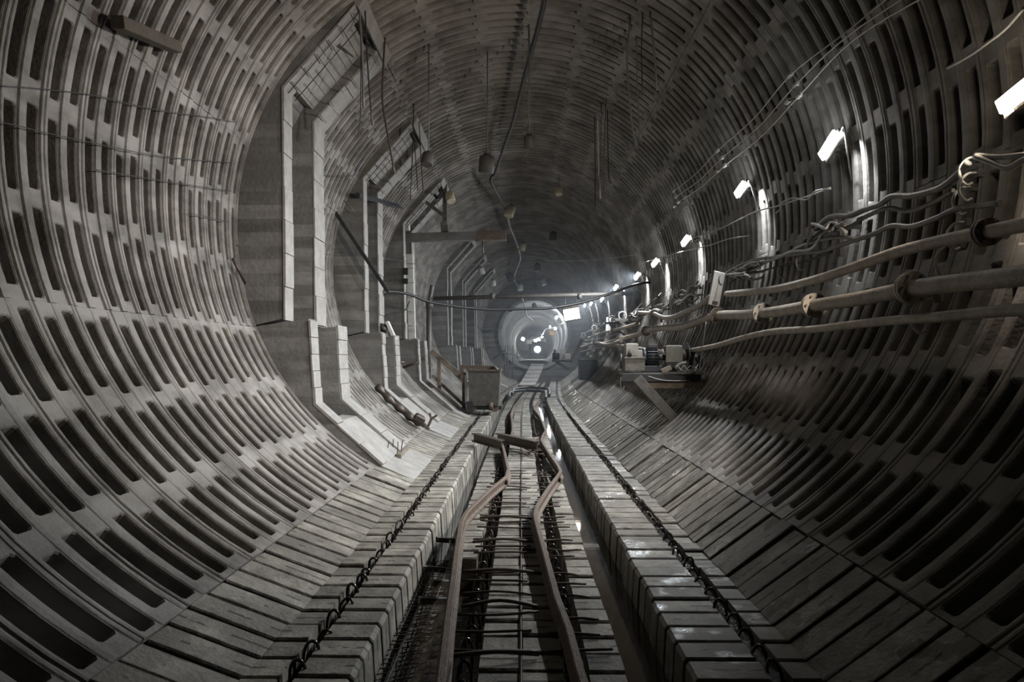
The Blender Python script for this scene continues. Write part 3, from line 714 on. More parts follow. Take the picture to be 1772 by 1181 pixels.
# insulator racks and the three wires they carry
GR = [[(1368, 130), (1377, 147), (1383, 166), (1363, 176)], [(1242, 261), (1249, 274), (1254, 287), (1242, 296)], [(1166, 331), (1170, 341), (1174, 350), (1167, 357)]]
for g, lab in zip(GR, ('insulator rack above the long tilted lamp, nearest of the racks', 'middle insulator rack, above the first lamp beyond the long tilted one', 'farthest insulator rack of the three on the right wall')):
    c = W(*g[1], 3.78); t = thing('insulator_rack', c, lab, 'insulators', 'insulator racks')
    q = [W(x, y, 3.75) for x, y in g]
    mb = MB(); mb.tube(smooth_path([W(g[0][0] + 4, g[0][1] - 6, 3.95), q[0] + V((.06, 0, 0)), q[1] + V((.08, 0, 0)), q[2] + V((.06, 0, 0)), q[3], W(g[3][0] + 6, g[3][1] + 10, 3.95)]), .014, 6); mb.build('arm', M['steel'], t)
    for k in q:
        mb = MB(); mb.tube([k + V((0, -.06, 0)), k + V((0, -.03, 0)), k, k + V((0, .03, 0)), k + V((0, .06, 0))], [.022, .034, .020, .034, .022], 10); mb.build('insulator', M['porcelain'], t)
for k, lab in enumerate(('upper of three sagging wires between the insulator racks', 'middle of three sagging wires between the insulator racks', 'lower of three sagging wires between the insulator racks')):
    off = ((1640, -90), (1650, -60), (1660, -40))[k]; m1 = ((1470, 51), (1465, 64), (1477, 69))[k]
    g0, g1, g2 = GR[0][k], GR[1][k], GR[2][k]
    mid = lambda a, b, d: ((a[0] + b[0]) / 2, (a[1] + b[1]) / 2 + d)
    cable([off, m1, g0, mid(g0, g1, 9), g1, mid(g1, g2, 5), g2], .008, lab, rr=3.72, m='wirepale', name='overhead_wire', cat='wire')

# white board leaning in the cables
c = W(1240, 500, 3.42); u = (P(1247, 471, c.y) - P(1236, 529, c.y)); hh = u.length; u.normalize()
sx = V((.96, .28, .0)); sx = (sx - u * sx.dot(u)).normalized(); nn = sx.cross(u)
t = thing('leaning_board', c - u * hh / 2, 'white leaning board hung in the cables of the right wall', 'board')
MB().box(c, (.20, .025, hh), Matrix((sx, -nn, u)).transposed(), ch=.006).build('panel', M['white'], t)
mb = MB(); mb.tube(smooth_path([c + u * hh * .40 - nn * .02 + nn * .05, c + u * hh * .25 + nn * .05 - sx * .02, c + u * hh * .12 + nn * .05 + sx * .03, c + u * hh * .18 + nn * .05 + sx * .06]), .010, 5); mb.build('wire_hook', M['rubber'], t)
MB().box(c - u * hh * .42 + nn * .03, (.08, .04, .06), Matrix((sx, -nn, u)).transposed(), ch=.008).build('clamp', M['steel'], t)
c2 = P(1053, 563, 27.0)
mb = MB(); mb.box(c2, (.22, .03, .62), Euler((0, .06, .2)), ch=.006)
tag(mb.build('leaning_board', M['white']), 'small far white board above the far pump shelf', 'board')

# ------------------------------------------------------------------ pump set on the wall shelf
yS = W(1222, 648, 4.0).y - .1
S1 = yS / FPX
def Q(cx, cy, dy=0.0):                                    # a point of the shelf group, dy behind its front
    return P(1030 + cx / 5.907, 520 + cy / 5.907, yS + dy)
base = Q(670, 830)
t = thing('wall_shelf', base, 'dark steel shelf with a diagonal strut, carrying the pump set on the right wall', 'shelf')
MB().bar(Q(270, 790), Q(1075, 790), .07, .145, ch=.008).build('front_beam', M['black'], t)
MB().bar(Q(270, 790, .75), Q(1075, 790, .75), .07, .145, ch=.008).build('rear_beam', M['black'], t)
MB().bar(Q(670, 745, -.03), Q(670, 745, .8), 1.42, .03).build('deck', M['steel'], t)
MB().bar(Q(480, 868, .06), Q(1100, 868, .06), .09, .11, ch=.006).build('timber_bearer', M['timber'], t)
MB().bar(Q(425, 795, -.06), Q(790, 1200, -.02), .06, .17, up=(0, 0, 1), ch=.008).build('strut', M['steel'], t)
MB().bar(Q(425, 795, .7), Q(790, 1200, .72), .06, .15, ch=.008).build('strut', M['steel'], t)
MB().tube(smooth_path([Q(265, 790, -.05), Q(255, 860, -.06), Q(280, 920, -.05), Q(295, 880, -.04)]), .008, 5).build('wire_loop', M['wire'], t)
MB().tube(smooth_path([Q(540, 775, -.07), Q(680, 815, -.08), Q(850, 825, -.08), Q(970, 818, -.07)]), .006, 5).build('slack_wire', M['wirepale'], t)
MB().tube(smooth_path([Q(970, 820, -.07), Q(965, 900, -.07), Q(985, 960, -.06), Q(1010, 930, -.05)]), .007, 5).build('wire_loop', M['wire'], t)
t = thing('pump_set', Q(650, 742, .3), 'motor and pump set with grey tank on the wall shelf, right of the track', 'machine')
MB().box(Q(385, 650, .22), (.34, .42, .255), ch=.012).build('tank', M['dustbeige'], t)
MB().box(Q(385, 590, .22), (.37, .46, .02)).build('tank_lid', M['steel'], t)
MB().box(Q(365, 510, .25), (.21, .3, .24), ch=.02).build('valve_block', M['dustcream'], t)
MB().box(Q(450, 545, .2), (.09, .16, .12), ch=.012).build('valve_cover', M['dustcream'], t)
MB().tube([Q(352, 570, .04), Q(352, 500, .06)], [.045, .004], 10).build('funnel', M['black'], t)
MB().tube([Q(262, 545, .1), Q(262, 700, .1)], .02, 6).build('side_rail', M['black'], t)
mb = MB(); c0 = Q(510, 585, .3); c1 = Q(640, 585, .3); mb.cyl(c0, c1, .155, 20); mot = mb.build('motor', M['blue'], t)
fb = MB(); dd = (c1 - c0)
for k in range(20):
    a = 2 * PI * k / 20; o_ = V((0, math.cos(a), math.sin(a)))
    fb.bar(c0 + dd * .1 + o_ * .165, c1 - dd * .1 + o_ * .165, .012, .03, up=o_)
fb.build('cooling_fins', M['blue'], mot)
MB().tube([c0 - dd * .02, c0 - dd * .22, c0 - dd * .32], [.165, .165, .11], 18).build('fan_cowl', M['black'], t)
MB().box(Q(585, 470, .3), (.16, .14, .07), ch=.01).build('terminal_box', M['black'], t)
MB().cyl(c1, Q(725, 585, .3), .05, 12).build('coupling', M['steel'], t)
MB().box(Q(575, 700, .3), (.30, .3, .11), ch=.01).build('motor_foot', M['blue'], t)
MB().tube([Q(640, 520, .12), Q(690, 505, .1), Q(705, 560, .1)], .014, 6).build('oil_pipe', M['pipe'], t)
MB().box(Q(795, 550, .28), (.27, .30, .31), ch=.02).build('gearbox', M['dustbeige'], t)
MB().box(Q(795, 550, .115), (.25, .02, .29), ch=.006).build('gearbox_cover', M['dustbeige'], t)
MB().box(Q(795, 690, .28), (.10, .26, .15)).build('gearbox_foot', M['black'], t)
MB().cyl(Q(875, 560, .3), Q(990, 560, .3), .10, 16).build('drum', M['steel'], t)
MB().cyl(Q(928, 570, .3), Q(944, 570, .3), .24, 22).build('drum_flange', M['black'], t)
MB().tube(smooth_path([Q(990, 585, .3), Q(1050, 590, .28), Q(1065, 640, .25), Q(1040, 690, .25)]), .055, 10).build('outlet_bend', M['dustbeige'], t)
MB().box(Q(970, 620, .3), (.10, .3, .3), ch=.01).build('pedestal', M['steel'], t)
MB().tube(smooth_path([Q(820, 700, .05), Q(860, 660, .05), Q(930, 640, .05)]), .035, 8).build('suction_pipe', M['dustbeige'], t)
for k in range(3): MB().tube(smooth_path([Q(820 + 60 * k, 700, .0), Q(840 + 70 * k, 670, -.02), Q(900 + 60 * k, 720, 0), Q(1040 + 6 * k, 690 - 20 * k, .0)]), .006, 5).build('lead', M['wirepale'], t)
mb = MB(); mb.bar(Q(675, 730, .05), Q(770, 685, .1), .06, .07)
tag(mb.build('wood_wedge', M['timber']), 'light wood wedge lying under the pump coupling', 'wedge')
for pts, r, m, lab in (([Q(1135, 220), Q(1100, 480), Q(1060, 750)], .010, 'wirepale', 'pale rope hanging left of the pair beside the pump'),
                       ([Q(1370, 20), Q(1290, 200), Q(1220, 400), Q(1150, 690)], .011, 'wire', 'twisted rope hanging from the cables to the white plug')):
    tag(MB().tube(smooth_path(pts), r, 6).build('hanging_rope', M[m]), lab, 'rope')
t = thing('cable_plug', Q(1110, 790), 'white cable plug at the end of the twisted rope', 'plug')
MB().tube([Q(1102, 800), Q(1118, 730)], .035, 10).build('plug_body', M['white'], t); MB().tube([Q(1118, 730), Q(1138, 690)], [.03, .018], 10).build('plug_neck', M['porcelain'], t)
MB().tube(smooth_path([Q(1150, 690), Q(1120, 745), Q(1060, 750), Q(1020, 760)]), .007, 5).build('lead', M['wire'], t)

for (x0, y0, x1, y1, r, m, lab) in ((1010, 590, 1075, 575, .03, 'cable', 'upper far cable between the far pump shelf and the hose pipe'), (1004, 596, 1078, 585, .04, 'pipe', 'middle far pipe run behind the pump set'), (996, 600, 1060, 592, .03, 'cable', 'lower far cable above the dark box'), (1000, 580, 1040, 560, .03, 'cable', 'far cable rising to the small far white board')):
    mid = ((x0 + x1) / 2, (y0 + y1) / 2 + 3); cable([(x1, y1), mid, (x0, y0)], r, lab, rr=3.6, m=m)
for (x, y, lab) in ((1104, 556, 'steel bracket arm under the hose pipe'), (1083, 562, 'steel bracket arm left of the hose pipe'), (1046, 574, 'steel bracket arm beneath the small far white board'), (1022, 584, 'steel bracket arm right of the far pump shelf'), (1012, 574, 'farthest steel bracket arm on the right wall')):
    c = W(x, y, 3.95); t = thing('pipe_bracket', c, lab, 'bracket', 'pipe brackets on the far right wall')
    MB().bar(c + V((.1, 0, .05)), c + V((-.75, 0, .05)), .07, .08).build('arm', M['steel'], t); MB().bar(c + V((.05, 0, -.45)), c + V((-.6, 0, 0)), .05, .06).build('stay', M['steel'], t)
    MB().torus(c + V((-.5, 0, .18)), (0, 1, 0), .13, .02, 12, 5).build('clip_ring', M['wirepale'], t)
# second, far pump shelf and the dark niche box
yF = 31.0
def QF(px, py, dy=0): return P(px, py, yF + dy)
t = thing('far_shelf', QF(980, 626), 'far shelf with a small pump set on the right wall, left of the dark box', 'shelf')
MB().bar(QF(955, 625), QF(990, 625), .5, .08).build('deck', M['black'], t)
MB().bar(QF(962, 626), QF(984, 640), .08, .12).build('strut', M['steel'], t)
t = thing('far_pump_set', QF(972, 623), 'small far pump set with pale boxes on the far shelf', 'machine')
MB().box(QF(982, 617), (.26, .3, .22), ch=.01).build('tank', M['white'], t); MB().box(QF(974, 608), (.2, .3, .26), ch=.01).build('valve_block', M['white'], t)
MB().cyl(QF(956, 617, .1), QF(968, 617, .1), .17, 14).build('motor', M['blue'], t); MB().box(QF(960, 608), (.12, .2, .14)).build('terminal_box', M['steel'], t)
MB().bar(QF(989, 623), QF(1007, 588), .10, .14).build('lift_arm', M['timber'], t)
c = W(1016, 640, 3.75)
t = thing('dark_box', c - V((0, 0, .4)), 'dark square box standing out from the lower right wall', 'box')
MB().box(P(1017, 640, c.y - .4), (.75, .8, .86), ch=.02).build('body', M['black'], t); MB().box(P(1017, 623, c.y - .4), (.8, .84, .04)).build('lid', M['black'], t)

# ------------------------------------------------------------------ pipe frame across the tunnel, lit panel, black cable
yP = 22.5
def QP(px, py, dy=0): return P(px, py, yP + dy)
t = thing('crossbar_gantry', QP(741, 655), 'grey pipe frame with an upright on the left and a crossbar over the tunnel', 'frame')
MB().tube([QP(741, 656), QP(742, 600), QP(742, 534)], .085, 12).build('upright', M['steel'], t)
MB().tube([QP(743, 534), QP(743, 522)], .12, 12).build('coupling', M['steel'], t)
MB().tube(smooth_path([QP(743, 524), QP(745, 512), QP(748, 494)]), 0.07, 10).build('upright_top', M['steel'], t)
MB().tube([QP(750, 517), QP(920, 512.5), QP(1095, 508)], .070, 12).build('crossbar', M['steel'], t)
MB().tube(smooth_path([QP(1095, 508), QP(1103, 509), QP(1109, 514), QP(1111, 522)]), .075, 10).build('elbow', M['steel'], t)
MB().torus(QP(1109, 524), (0, 1, 0), .16, .05, 16, 8).build('valve_wheel', M['black'], t)
MB().tube([QP(700, 651, -.1), QP(741, 655)], .06, 10).build('foot_pipe', M['steel'], t)
for x in (852, 1002): MB().tube([QP(x, 508), QP(x + 1, 518)], .095, 10).build('clamp', M['steel'], t)
c = P(989, 544, yP - .25)
t = thing('lit_panel', c - V((0, 0, .2)), 'glowing cream lit panel hung under the crossbar of the pipe frame', 'lamp')
rot = Euler((rad(6), rad(-9), rad(-8)))
MB().box(c, (.56, .06, .41), rot, ch=.01).build('frame', M['black'], t)
MB().box(c + V((0, -.035, 0)), (.51, .02, .36), rot).build('screen', M['panelglow'], t)
for dx in (-.2, .2): MB().tube([c + V((dx, 0, .19)), c + V((dx * .9, .2, .58))], .008, 5).build('hanger', M['wire'], t)
MB().box(c + V((0, .0, .245)), (.42, .05, .04), rot).build('top_bar', M['rust'], t)
q = [P(655, 507, 16.6), P(682, 505, 17.0), P(712, 511, 17.4), P(744, 523, 17.8), P(801, 532, 18.4), P(852, 536, 18.9), P(903, 535, 19.3), P(954, 533, 19.7), P(1005, 524, 20.1), P(1055, 509, 20.4), P(1100, 493, 20.6), P(1148, 486, 20.8)]
tag(MB().tube(smooth_path(q), .040, 8).build('black_cable', M['rubber']), 'black cable sagging across the whole tunnel in front of the crossbar', 'cable')
tag(MB().tube(smooth_path([P(662, 548, 17), P(675, 544, 17.1), P(690, 541, 17.2), P(702, 536, 17.3), P(709, 522, 17.4)]), .02, 6).build('black_cable', M['rubber']), 'thin short cable drooping between the second and third wall frames', 'cable')

# ------------------------------------------------------------------ bracket beam, bars and boxes on the left
yB = 20.4
def QB(px, py, dy=0): return P(px, py, yB + dy)
t = thing('cantilever_beam', QB(697, 412), 'long pale cantilever beam with a post, fixed to the third frame on the left', 'beam')
MB().bar(QB(697, 412), QB(828, 409), .24, .26, up=(0, 0, 1), ch=.01).build('arm', M['board'], t)
MB().bar(QB(826, 409), QB(876, 408), .26, .29, ch=.01).build('arm_end', M['rust'], t)
MB().bar(QB(770, 399, .15), QB(770, 308, .15), .13, .13, up=(0, 1, 0)).build('post', M['steel'], t)
MB().bar(QB(770, 375, .1), QB(737, 350, .1), .10, .10).build('brace', M['steel'], t)
MB().bar(QB(772, 418, .0), QB(768, 384, .1), .22, .14, up=(0, 1, 0)).build('bracket_plate', M['board'], t)
MB().bar(QB(735, 318, .2), QB(758, 345, .2), .07, .09).build('hook_bar', M['black'], t)
MB().tube([QB(835, 418), QB(836, 440)], .025, 6).build('drop_rod', M['steel'], t)
MB().box(QB(700, 392), (.30, .3, .24), ch=.02).build('wall_pad', M['white'], t)
def bar(name, a, b, r, label, m='rebar', cat='bar', n=8): return tag(MB().tube([a, b], r, n).build(name, M[m]), label, cat)
def flatbar(name, a, b, w, h, label, m, cat):
    return tag(MB().bar(a, b, w, h, ch=.008).build(name, M[m]), label, cat)
flatbar('leaning_pole', P(578, 364, 14.4), P(672, 506, 14.2), .07, .07, 'long dark pole leaning across the second frame on the left', 'black', 'pole')
flatbar('steel_bar', P(619, 338, 14.5), P(699, 360, 19.6), .09, .11, 'dark steel bar bridging the second and third frames up left', 'black', 'bar')
bar('steel_rod', P(590, 342, 14.55), P(613, 366, 14.5), .014, 'thin rod near the top of the leaning pole', 'wire')
flatbar('pipe_stub', W(203, 38, 3.86), W(305, 82, 3.92), .13, .12, 'brown timber stub lodged across the broken ribs at the upper left', 'browntimber', 'beam')
bar('steel_rod', W(403, 448, 3.97), P(425, 491, 9.6), .022, 'short dark rod leaning at the lining edge before the first frame', 'rebar')
bar('steel_rod', P(498, 67, 10.9) if False else P(577, 73, 10.2), P(622, 106, 11.4), .022, 'dark rod across the bare soffit of the first frame', 'rebar')
bar('steel_rod', P(666, 628, 16.3), P(699, 627, 16.8), .022, 'dark rod sticking out of the second frame sill', 'rebar')
bar('steel_rod', P(696, 637, 19.6), P(726, 626, 19.6), .035, 'dark bar lying on the sill of the third frame', 'rebar')
t = thing('winch_box', P(668, 580, 16.5), 'small dark machine with a pale slanted board on the second frame ledge', 'machine')
MB().box(P(663, 568, 16.5), (.24, .25, .2), Euler((0, .3, 0)), ch=.02).build('body', M['black'], t)
MB().cyl(P(660, 564, 16.3), P(668, 572, 16.3), .06, 10).build('drum', M['steel'], t)
MB().bar(P(670, 557, 16.35), P(684, 588, 16.35), .20, .07, up=(1, 0, .4)).build('slanted_board', M['white'], t)
MB().bar(P(650, 574, 16.4), P(660, 574, 16.4), .1, .05).build('foot', M['steel'], t)
for k, (x, y) in enumerate(((702, 470), (702, 487))):
    mb = MB(); mb.box(P(x, y, 19.72), (.15, .12, .20 - .04 * k), ch=.015)
    tag(mb.build('junction_box', M['black']), ('upper', 'lower')[k] + ' dark junction box on the pale edge of the third frame', 'box')
t = thing('pale_jamb', P(709, 560, 21.2), 'bright whitewashed jamb strip on the third frame at left', 'panel')
for k in range(6):
    y0, y1 = 440 + k * 25, 440 + (k + 1) * 25 - 1
    MB().prism([(P(703 + k * .8, y1, 20.3).x, P(703, y1, 20.3).z), (P(715 + k * .8, y1, 20.3).x, P(703, y1, 20.3).z), (P(714 + k * .8, y0, 20.3).x, P(703, y0, 20.3).z), (P(702 + k * .8, y0, 20.3).x, P(703, y0, 20.3).z)], 20.30, 20.42).build('white_block', M['white'], t)
# timber handrail before the trolley
yT = 21.6
t = thing('timber_rail', P(770, 690, yT), 'grey timber handrail sloping down to the steel box trolley', 'railing')
MB().bar(P(746, 608, yT), P(806, 658, yT), .06, .17, ch=.006).build('rail', M['timber'], t)
MB().bar(P(748, 650, yT), P(803, 702, yT), .05, .10, ch=.006).build('lower_rail', M['timber'], t)
MB().bar(P(760, 684, yT), P(760, 622, yT), .12, .12, up=(0, 1, 0), ch=.006).build('post', M['timber'], t)
MB().bar(P(803, 710, yT), P(803, 645, yT), .12, .12, up=(0, 1, 0), ch=.006).build('post', M['timber'], t)
# steel box trolley
yC = 20.6
def QC(px, py, dy=0): return P(px, py, yC + dy)
t = thing('box_trolley', QC(838, 712), 'dull brown steel box trolley standing beside the left rail', 'trolley')
cx0, cx1 = QC(811, 0).x, QC(866, 0).x; z0, z1 = QC(0, 702).z, QC(0, 641).z; wid = cx1 - cx0
mb = MB(); b_ = mb.add([(cx0 + .03, yC, z0), (cx1 - .06, yC, z0), (cx1, yC, z1), (cx0, yC, z1), (cx0 + .03, yC + 1.3, z0), (cx1 - .06, yC + 1.3, z0), (cx1, yC + 1.4, z1), (cx0, yC + 1.4, z1)])
for f in ((0, 1, 2, 3), (5, 4, 7, 6), (0, 3, 7, 4), (1, 5, 6, 2), (0, 4, 5, 1)): mb.face([b_ + i for i in f])
mb.build('hopper', M['rust'] if False else M['steel'], t)
MB().bar(V((cx0, yC - .02, z1)), V((cx1, yC - .02, z1)), .05, .06).build('rim', M['rust'], t)
MB().bar(V((cx1, yC, z1)), V((cx1, yC + 1.4, z1)), .05, .06).build('rim', M['rust'], t)
MB().bar(V((cx0, yC, z1)), V((cx0, yC + 1.4, z1)), .05, .06).build('rim', M['rust'], t)
MB().bar(QC(797, 635, .1), QC(864, 637, .1), .10, .11).build('top_beam', M['rust'], t)
MB().bar(QC(797, 635, 1.3), QC(864, 637, 1.3), .10, .11).build('top_beam', M['rust'], t)
MB().bar(QC(799, 635, .1), QC(801, 662, .1), .10, .12, up=(0, 1, 0)).build('side_plate', M['rust'], t)
MB().bar(QC(806, 650, .05), QC(807, 700, .05), .07, .07, up=(0, 1, 0)).build('leg', M['board'], t)
MB().tube([QC(850, 637, .05), QC(856, 635, .05), QC(862, 642, .0)], .05, 8).build('latch', M['steel'], t)
MB().bar(QC(812, 706, .2), QC(868, 706, .2), .14, .12).build('axle_beam', M['black'], t)
for x in (818, 856):
    MB().cyl(QC(x, 706, .05), QC(x, 706, .22), .13, 16).build('wheel', M['rust'], t)
for x in (818, 856):
    MB().cyl(QC(x, 706, 1.0), QC(x, 706, 1.15), .13, 16).build('wheel', M['rust'], t)
MB().box(QC(813, 705, -.1), (.2, .2, .36), ch=.03).build('buffer', M['black'], t)
MB().tube([QC(846, 704, -.1), QC(853, 704, -.1)], .12, 12).build('hub', M['rust'], t)
# debris on the left slope
mb = MB(); q = [W(x, y, 3.93) for x, y in ((652, 668), (672, 690), (695, 710), (716, 727), (733, 735))]
t = thing('broken_pipe', q[2], 'dark broken pipe lying down the slope below the second frame', 'pipe')
MB().tube(smooth_path(q), [.07 + .02 * math.sin(i * 1.3) for i in range(len(smooth_path(q)))], 9).build('barrel', M['rebar'], t)
MB().box(W(726, 725, 3.85), (.22, .22, .16), Euler((.2, .5, .3)), ch=.03).build('torn_flange', M['rebar'], t)
t = thing('rebar_stub', W(744, 735, 3.95), 'forked rusty rebar stub on the left slope by the broken pipe', 'rebar')
a = W(741, 738, 3.97)
for (x, y) in ((744, 715), (757, 718)): MB().tube(smooth_path([a, P(746, 727, a.y), P(x, y, a.y)]), .028, 6).build('prong', M['rust'], t)
for k, (x, y) in enumerate(((669, 782), (678, 778), (686, 783), (693, 780))):
    a = F(x, y, .25); tag(MB().tube(smooth_path([a - V((0, 0, .12)), a + V((.02, 0, .06)), a + V((.03 + jit(.03), 0, .17))]), .008, 5).build('starter_bar', M['rebar']), ('leftmost', 'second', 'third', 'rightmost')[k] + ' of four short starter bars upright on the left slope', 'rebar')
flatbar('timber_block', F(690, 790, .2), F(704, 775, .2), .08, .07, 'dark timber block beside the starter bars', 'timber', 'block')

# thin wires along the left wall
for k, (pts, lab) in enumerate((([(-60, 205), (0, 212), (27, 217), (80, 230), (145, 244), (254, 267), (330, 276), (400, 282)], 'thin dark wire strung along the upper left ribs, sagging at the edge'),
                 ([(166, 294), (220, 303), (271, 311), (320, 319), (359, 325), (400, 331)], 'shorter thin wire just below the upper left wire'),
                 ([(0, 149), (90, 156), (169, 166), (237, 183), (300, 195), (359, 203), (410, 212)], 'faint thin wire highest on the left ribs'),
                 ([(330, 370), (360, 376), (395, 384)], 'short low wire near the end of the left ribs'))):
    cable(pts, .0045, lab, rr=3.97, m='rubber', name='wall_wire', cat='wire', n=5)
for k, (pa, pb, lab) in enumerate((((404, 283), (610, 305), 'thin wire crossing the first frame, upper'), ((410, 425), (600, 440), 'thin wire crossing the first frame, lower'), ((575, 425), (705, 452), 'thin wire crossing the second frame'), ((705, 456), (850, 456), 'thin wire from the third frame towards the track axis'))):
    ya = (9.75, 9.75, 14.75, 19.75)[k]; yb = (14.0, 14.0, 19.7, 28.0)[k]
    tag(MB().tube(sag(P(*pa, ya - .05), P(*pb, yb), .06), .008, 5).build('wall_wire', M['rubber']), lab, 'wire')

# ------------------------------------------------------------------ hanging from the ceiling
def hang(pts, r, label, m='wire', dep=None, cat='wire', name='hanging_wire'):
    c = W(*pts[0], 4.06); y = dep or c.y
    q = [P(x, yy, y) for x, yy in pts]
    if dep:                                               # run on up to the lining
        dz = math.sqrt(max(0, 16.1 - (q[0].x - xc(y)) ** 2)); q = [V((q[0].x, y, ZC + dz))] + q
    return tag(MB().tube(smooth_path(q, 4), r, 6).build(name, M[m]), label, cat, )
hang([(622, 20), (627, 100), (629, 186)], .020, 'thick pale rod hanging in front of the first frame', 'wire', dep=9.9)
hang([(632, 20), (636, 110), (644, 217)], .012, 'thin wire hanging right of the thick pale rod', 'rubber', dep=10.0)
hang([(624, 185), (622, 215), (620, 238)], .008, 'short thin wire below the thick pale rod', 'rubber', dep=10.1)
hang([(666, 66), (663, 120), (662, 176), (672, 240), (683, 301)], .018, 'long bent rod hanging before the second frame', 'rebar')
hang([(716, 180), (714, 260), (710, 346)], .012, 'thin wire hanging above the cantilever beam, left of three', 'rubber')
hang([(725, 207), (729, 280), (733, 342)], .012, 'thin wire hanging above the cantilever beam, rightmost of three', 'rubber')
hang([(716, 236), (719, 270), (723, 330)], .012, 'thin wire hanging above the cantilever beam, middle of three', 'rubber')
hang([(1091, 30), (1085, 102), (1093, 210), (1102, 252)], .016, 'long pale wire hanging right of the ceiling middle', 'wire')
hang([(1101, 64), (1103, 150), (1106, 215), (1108, 237)], .010, 'thin curled wire hanging beside the long pale one', 'wire')
hang([(1112, 20), (1110, 90), (1112, 165)], .010, 'thin dark wire hanging right of the long pale one', 'rubber')
hang([(1125, 20), (1131, 80), (1137, 156)], .018, 'straight pale rod hanging right of all the ceiling wires', 'wire')
hang([(1034, 190), (1036, 280), (1039, 344)], .020, 'pale rod, thickest of the group of five hanging rods', 'wirepale')
hang([(1041, 178), (1039, 260), (1037, 330)], .012, 'thin rod second in the group of five hanging rods', 'wire')
hang([(1049, 169), (1044, 310), (1049, 344)], .014, 'rod with a kinked foot in the group of five hanging rods', 'wire')
hang([(1051, 190), (1053, 300), (1058, 318)], .012, 'dark rod rightmost in the group of five hanging rods', 'rubber')
hang([(1029, 200), (1030, 300), (1030, 359)], .012, 'dark rod leftmost and lowest in the group of five hanging rods', 'rubber')
q = [W(x, y, 3.72) for x, y in ((944, -30), (942, 0), (931, 48), (918, 95), (902, 155), (888, 210), (872, 255), (857, 298))] + [W(849, 311, 3.6), W(855, 325, 3.5), W(870, 352, 3.6), W(876, 366, 3.7)]
tag(MB().tube(smooth_path(q), .045, 8).build('ceiling_cable', M['rubber']), 'dark ceiling cable running down the middle of the vault', 'cable')
q = [W(x, y, 3.66) for x, y in ((878, 372), (882, 392), (890, 411), (897, 430), (900, 448), (894, 465), (889, 482), (896, 497), (900, 509))]
tag(MB().tube(smooth_path(q), .055, 8).build('ceiling_cable', M['cable']), 'pale ceiling cable zigzagging on beyond the cream canisters', 'cable')
q = [P(900, 509, 40), P(905, 520, 42), P(908, 533, 44), P(911, 546, 46), P(918, 552, 48), P(922, 555, 50)]
tag(MB().tube(smooth_path(q), .05, 6).build('ceiling_cable', M['cable']), 'last far length of ceiling cable before the small tunnel', 'cable')
CANS = [(740, 276, 13, 'candark', 'dusty dark canister hanging upper left of the ceiling cable', 12), (916, 245, 12, 'candark', 'dark canister hanging right of the ceiling cable, highest of all', 12),
        (842, 285, 17, 'candark', 'large dark canister on the ceiling cable at its bend', 13), (779, 342, 10, 'can', 'half cream canister beside the cantilever post', None), (882, 366, 11, 'can', 'cream canister on the ceiling cable where it thins', None),
        (967, 331, 8, 'can', 'slim cream canister alone on the right of the vault', None), (904, 427, 8, 'can', 'orange cream canister right of the pale ceiling cable', None), (853, 409, 9, 'can', 'cream canister showing just over the cantilever beam end', None),
        (957, 409, 8, 'candark', 'dull canister right of the cable, level with the cantilever beam', None), (833, 469, 7, 'white', 'small pale canister left of the cable above the crossbar', None), (884, 480, 8, 'candark', 'dark canister on the pale cable just above the crossbar', None),
        (930, 463, 7, 'candark', 'small dark canister with a bent wire right of the cable', None), (853, 490, 6, 'white', 'small pale canister low left of the cable', None), (941, 489, 6, 'white', 'small pale canister low right of the cable', None),
        (900, 498, 6, 'white', 'tiny pale canister hugging the cable above the crossbar', None), (928, 497, 5, 'candark', 'tiny dark canister between cable and small pale one', None), (883, 535, 5, 'candark', 'tiny dark canister at the black cable, left of the far cable', None),
        (925, 530, 5, 'candark', 'tiny dark canister below the crossbar right of the far cable', None), (908, 520, 4, 'candark', 'tiny dark canister on the far cable below the crossbar', None)]
for (x, y, r, m, lab, dep) in CANS:
    c = W(x, y, 3.55); c = P(x, y, dep) if dep else c
    if c.y > 49.5: c = P(x, y, 48.0)
    rr_ = r * c.y / FPX * .8
    t = thing('ceiling_canister', c, lab, 'canister', 'canisters hanging from the vault')
    tilt = Matrix.Rotation(jit(.5), 3, 'Y') @ Matrix.Rotation(jit(.4), 3, 'X')
    u = tilt @ V((0, 0, 1)); h = rr_ * 1.1
    MB().tube([c - u * h, c - u * h * .86, c + u * h * .86, c + u * h], [rr_ * .86, rr_, rr_, rr_ * .8], 14).build('body', M[m], t)
    MB().tube([c + u * h, c + u * (h + rr_ * .3)], rr_ * .5, 10).build('cap', M['black'], t)
    top = c + u * (h + rr_ * .3); dx = top.x - xc(c.y); zz = ZC + math.sqrt(max(.1, 16.3 - dx * dx))
    MB().tube([top, V((top.x, top.y, max(zz, top.z + .1)))], min(.012, rr_ * .2), 5).build('rod', M['wire'], t)

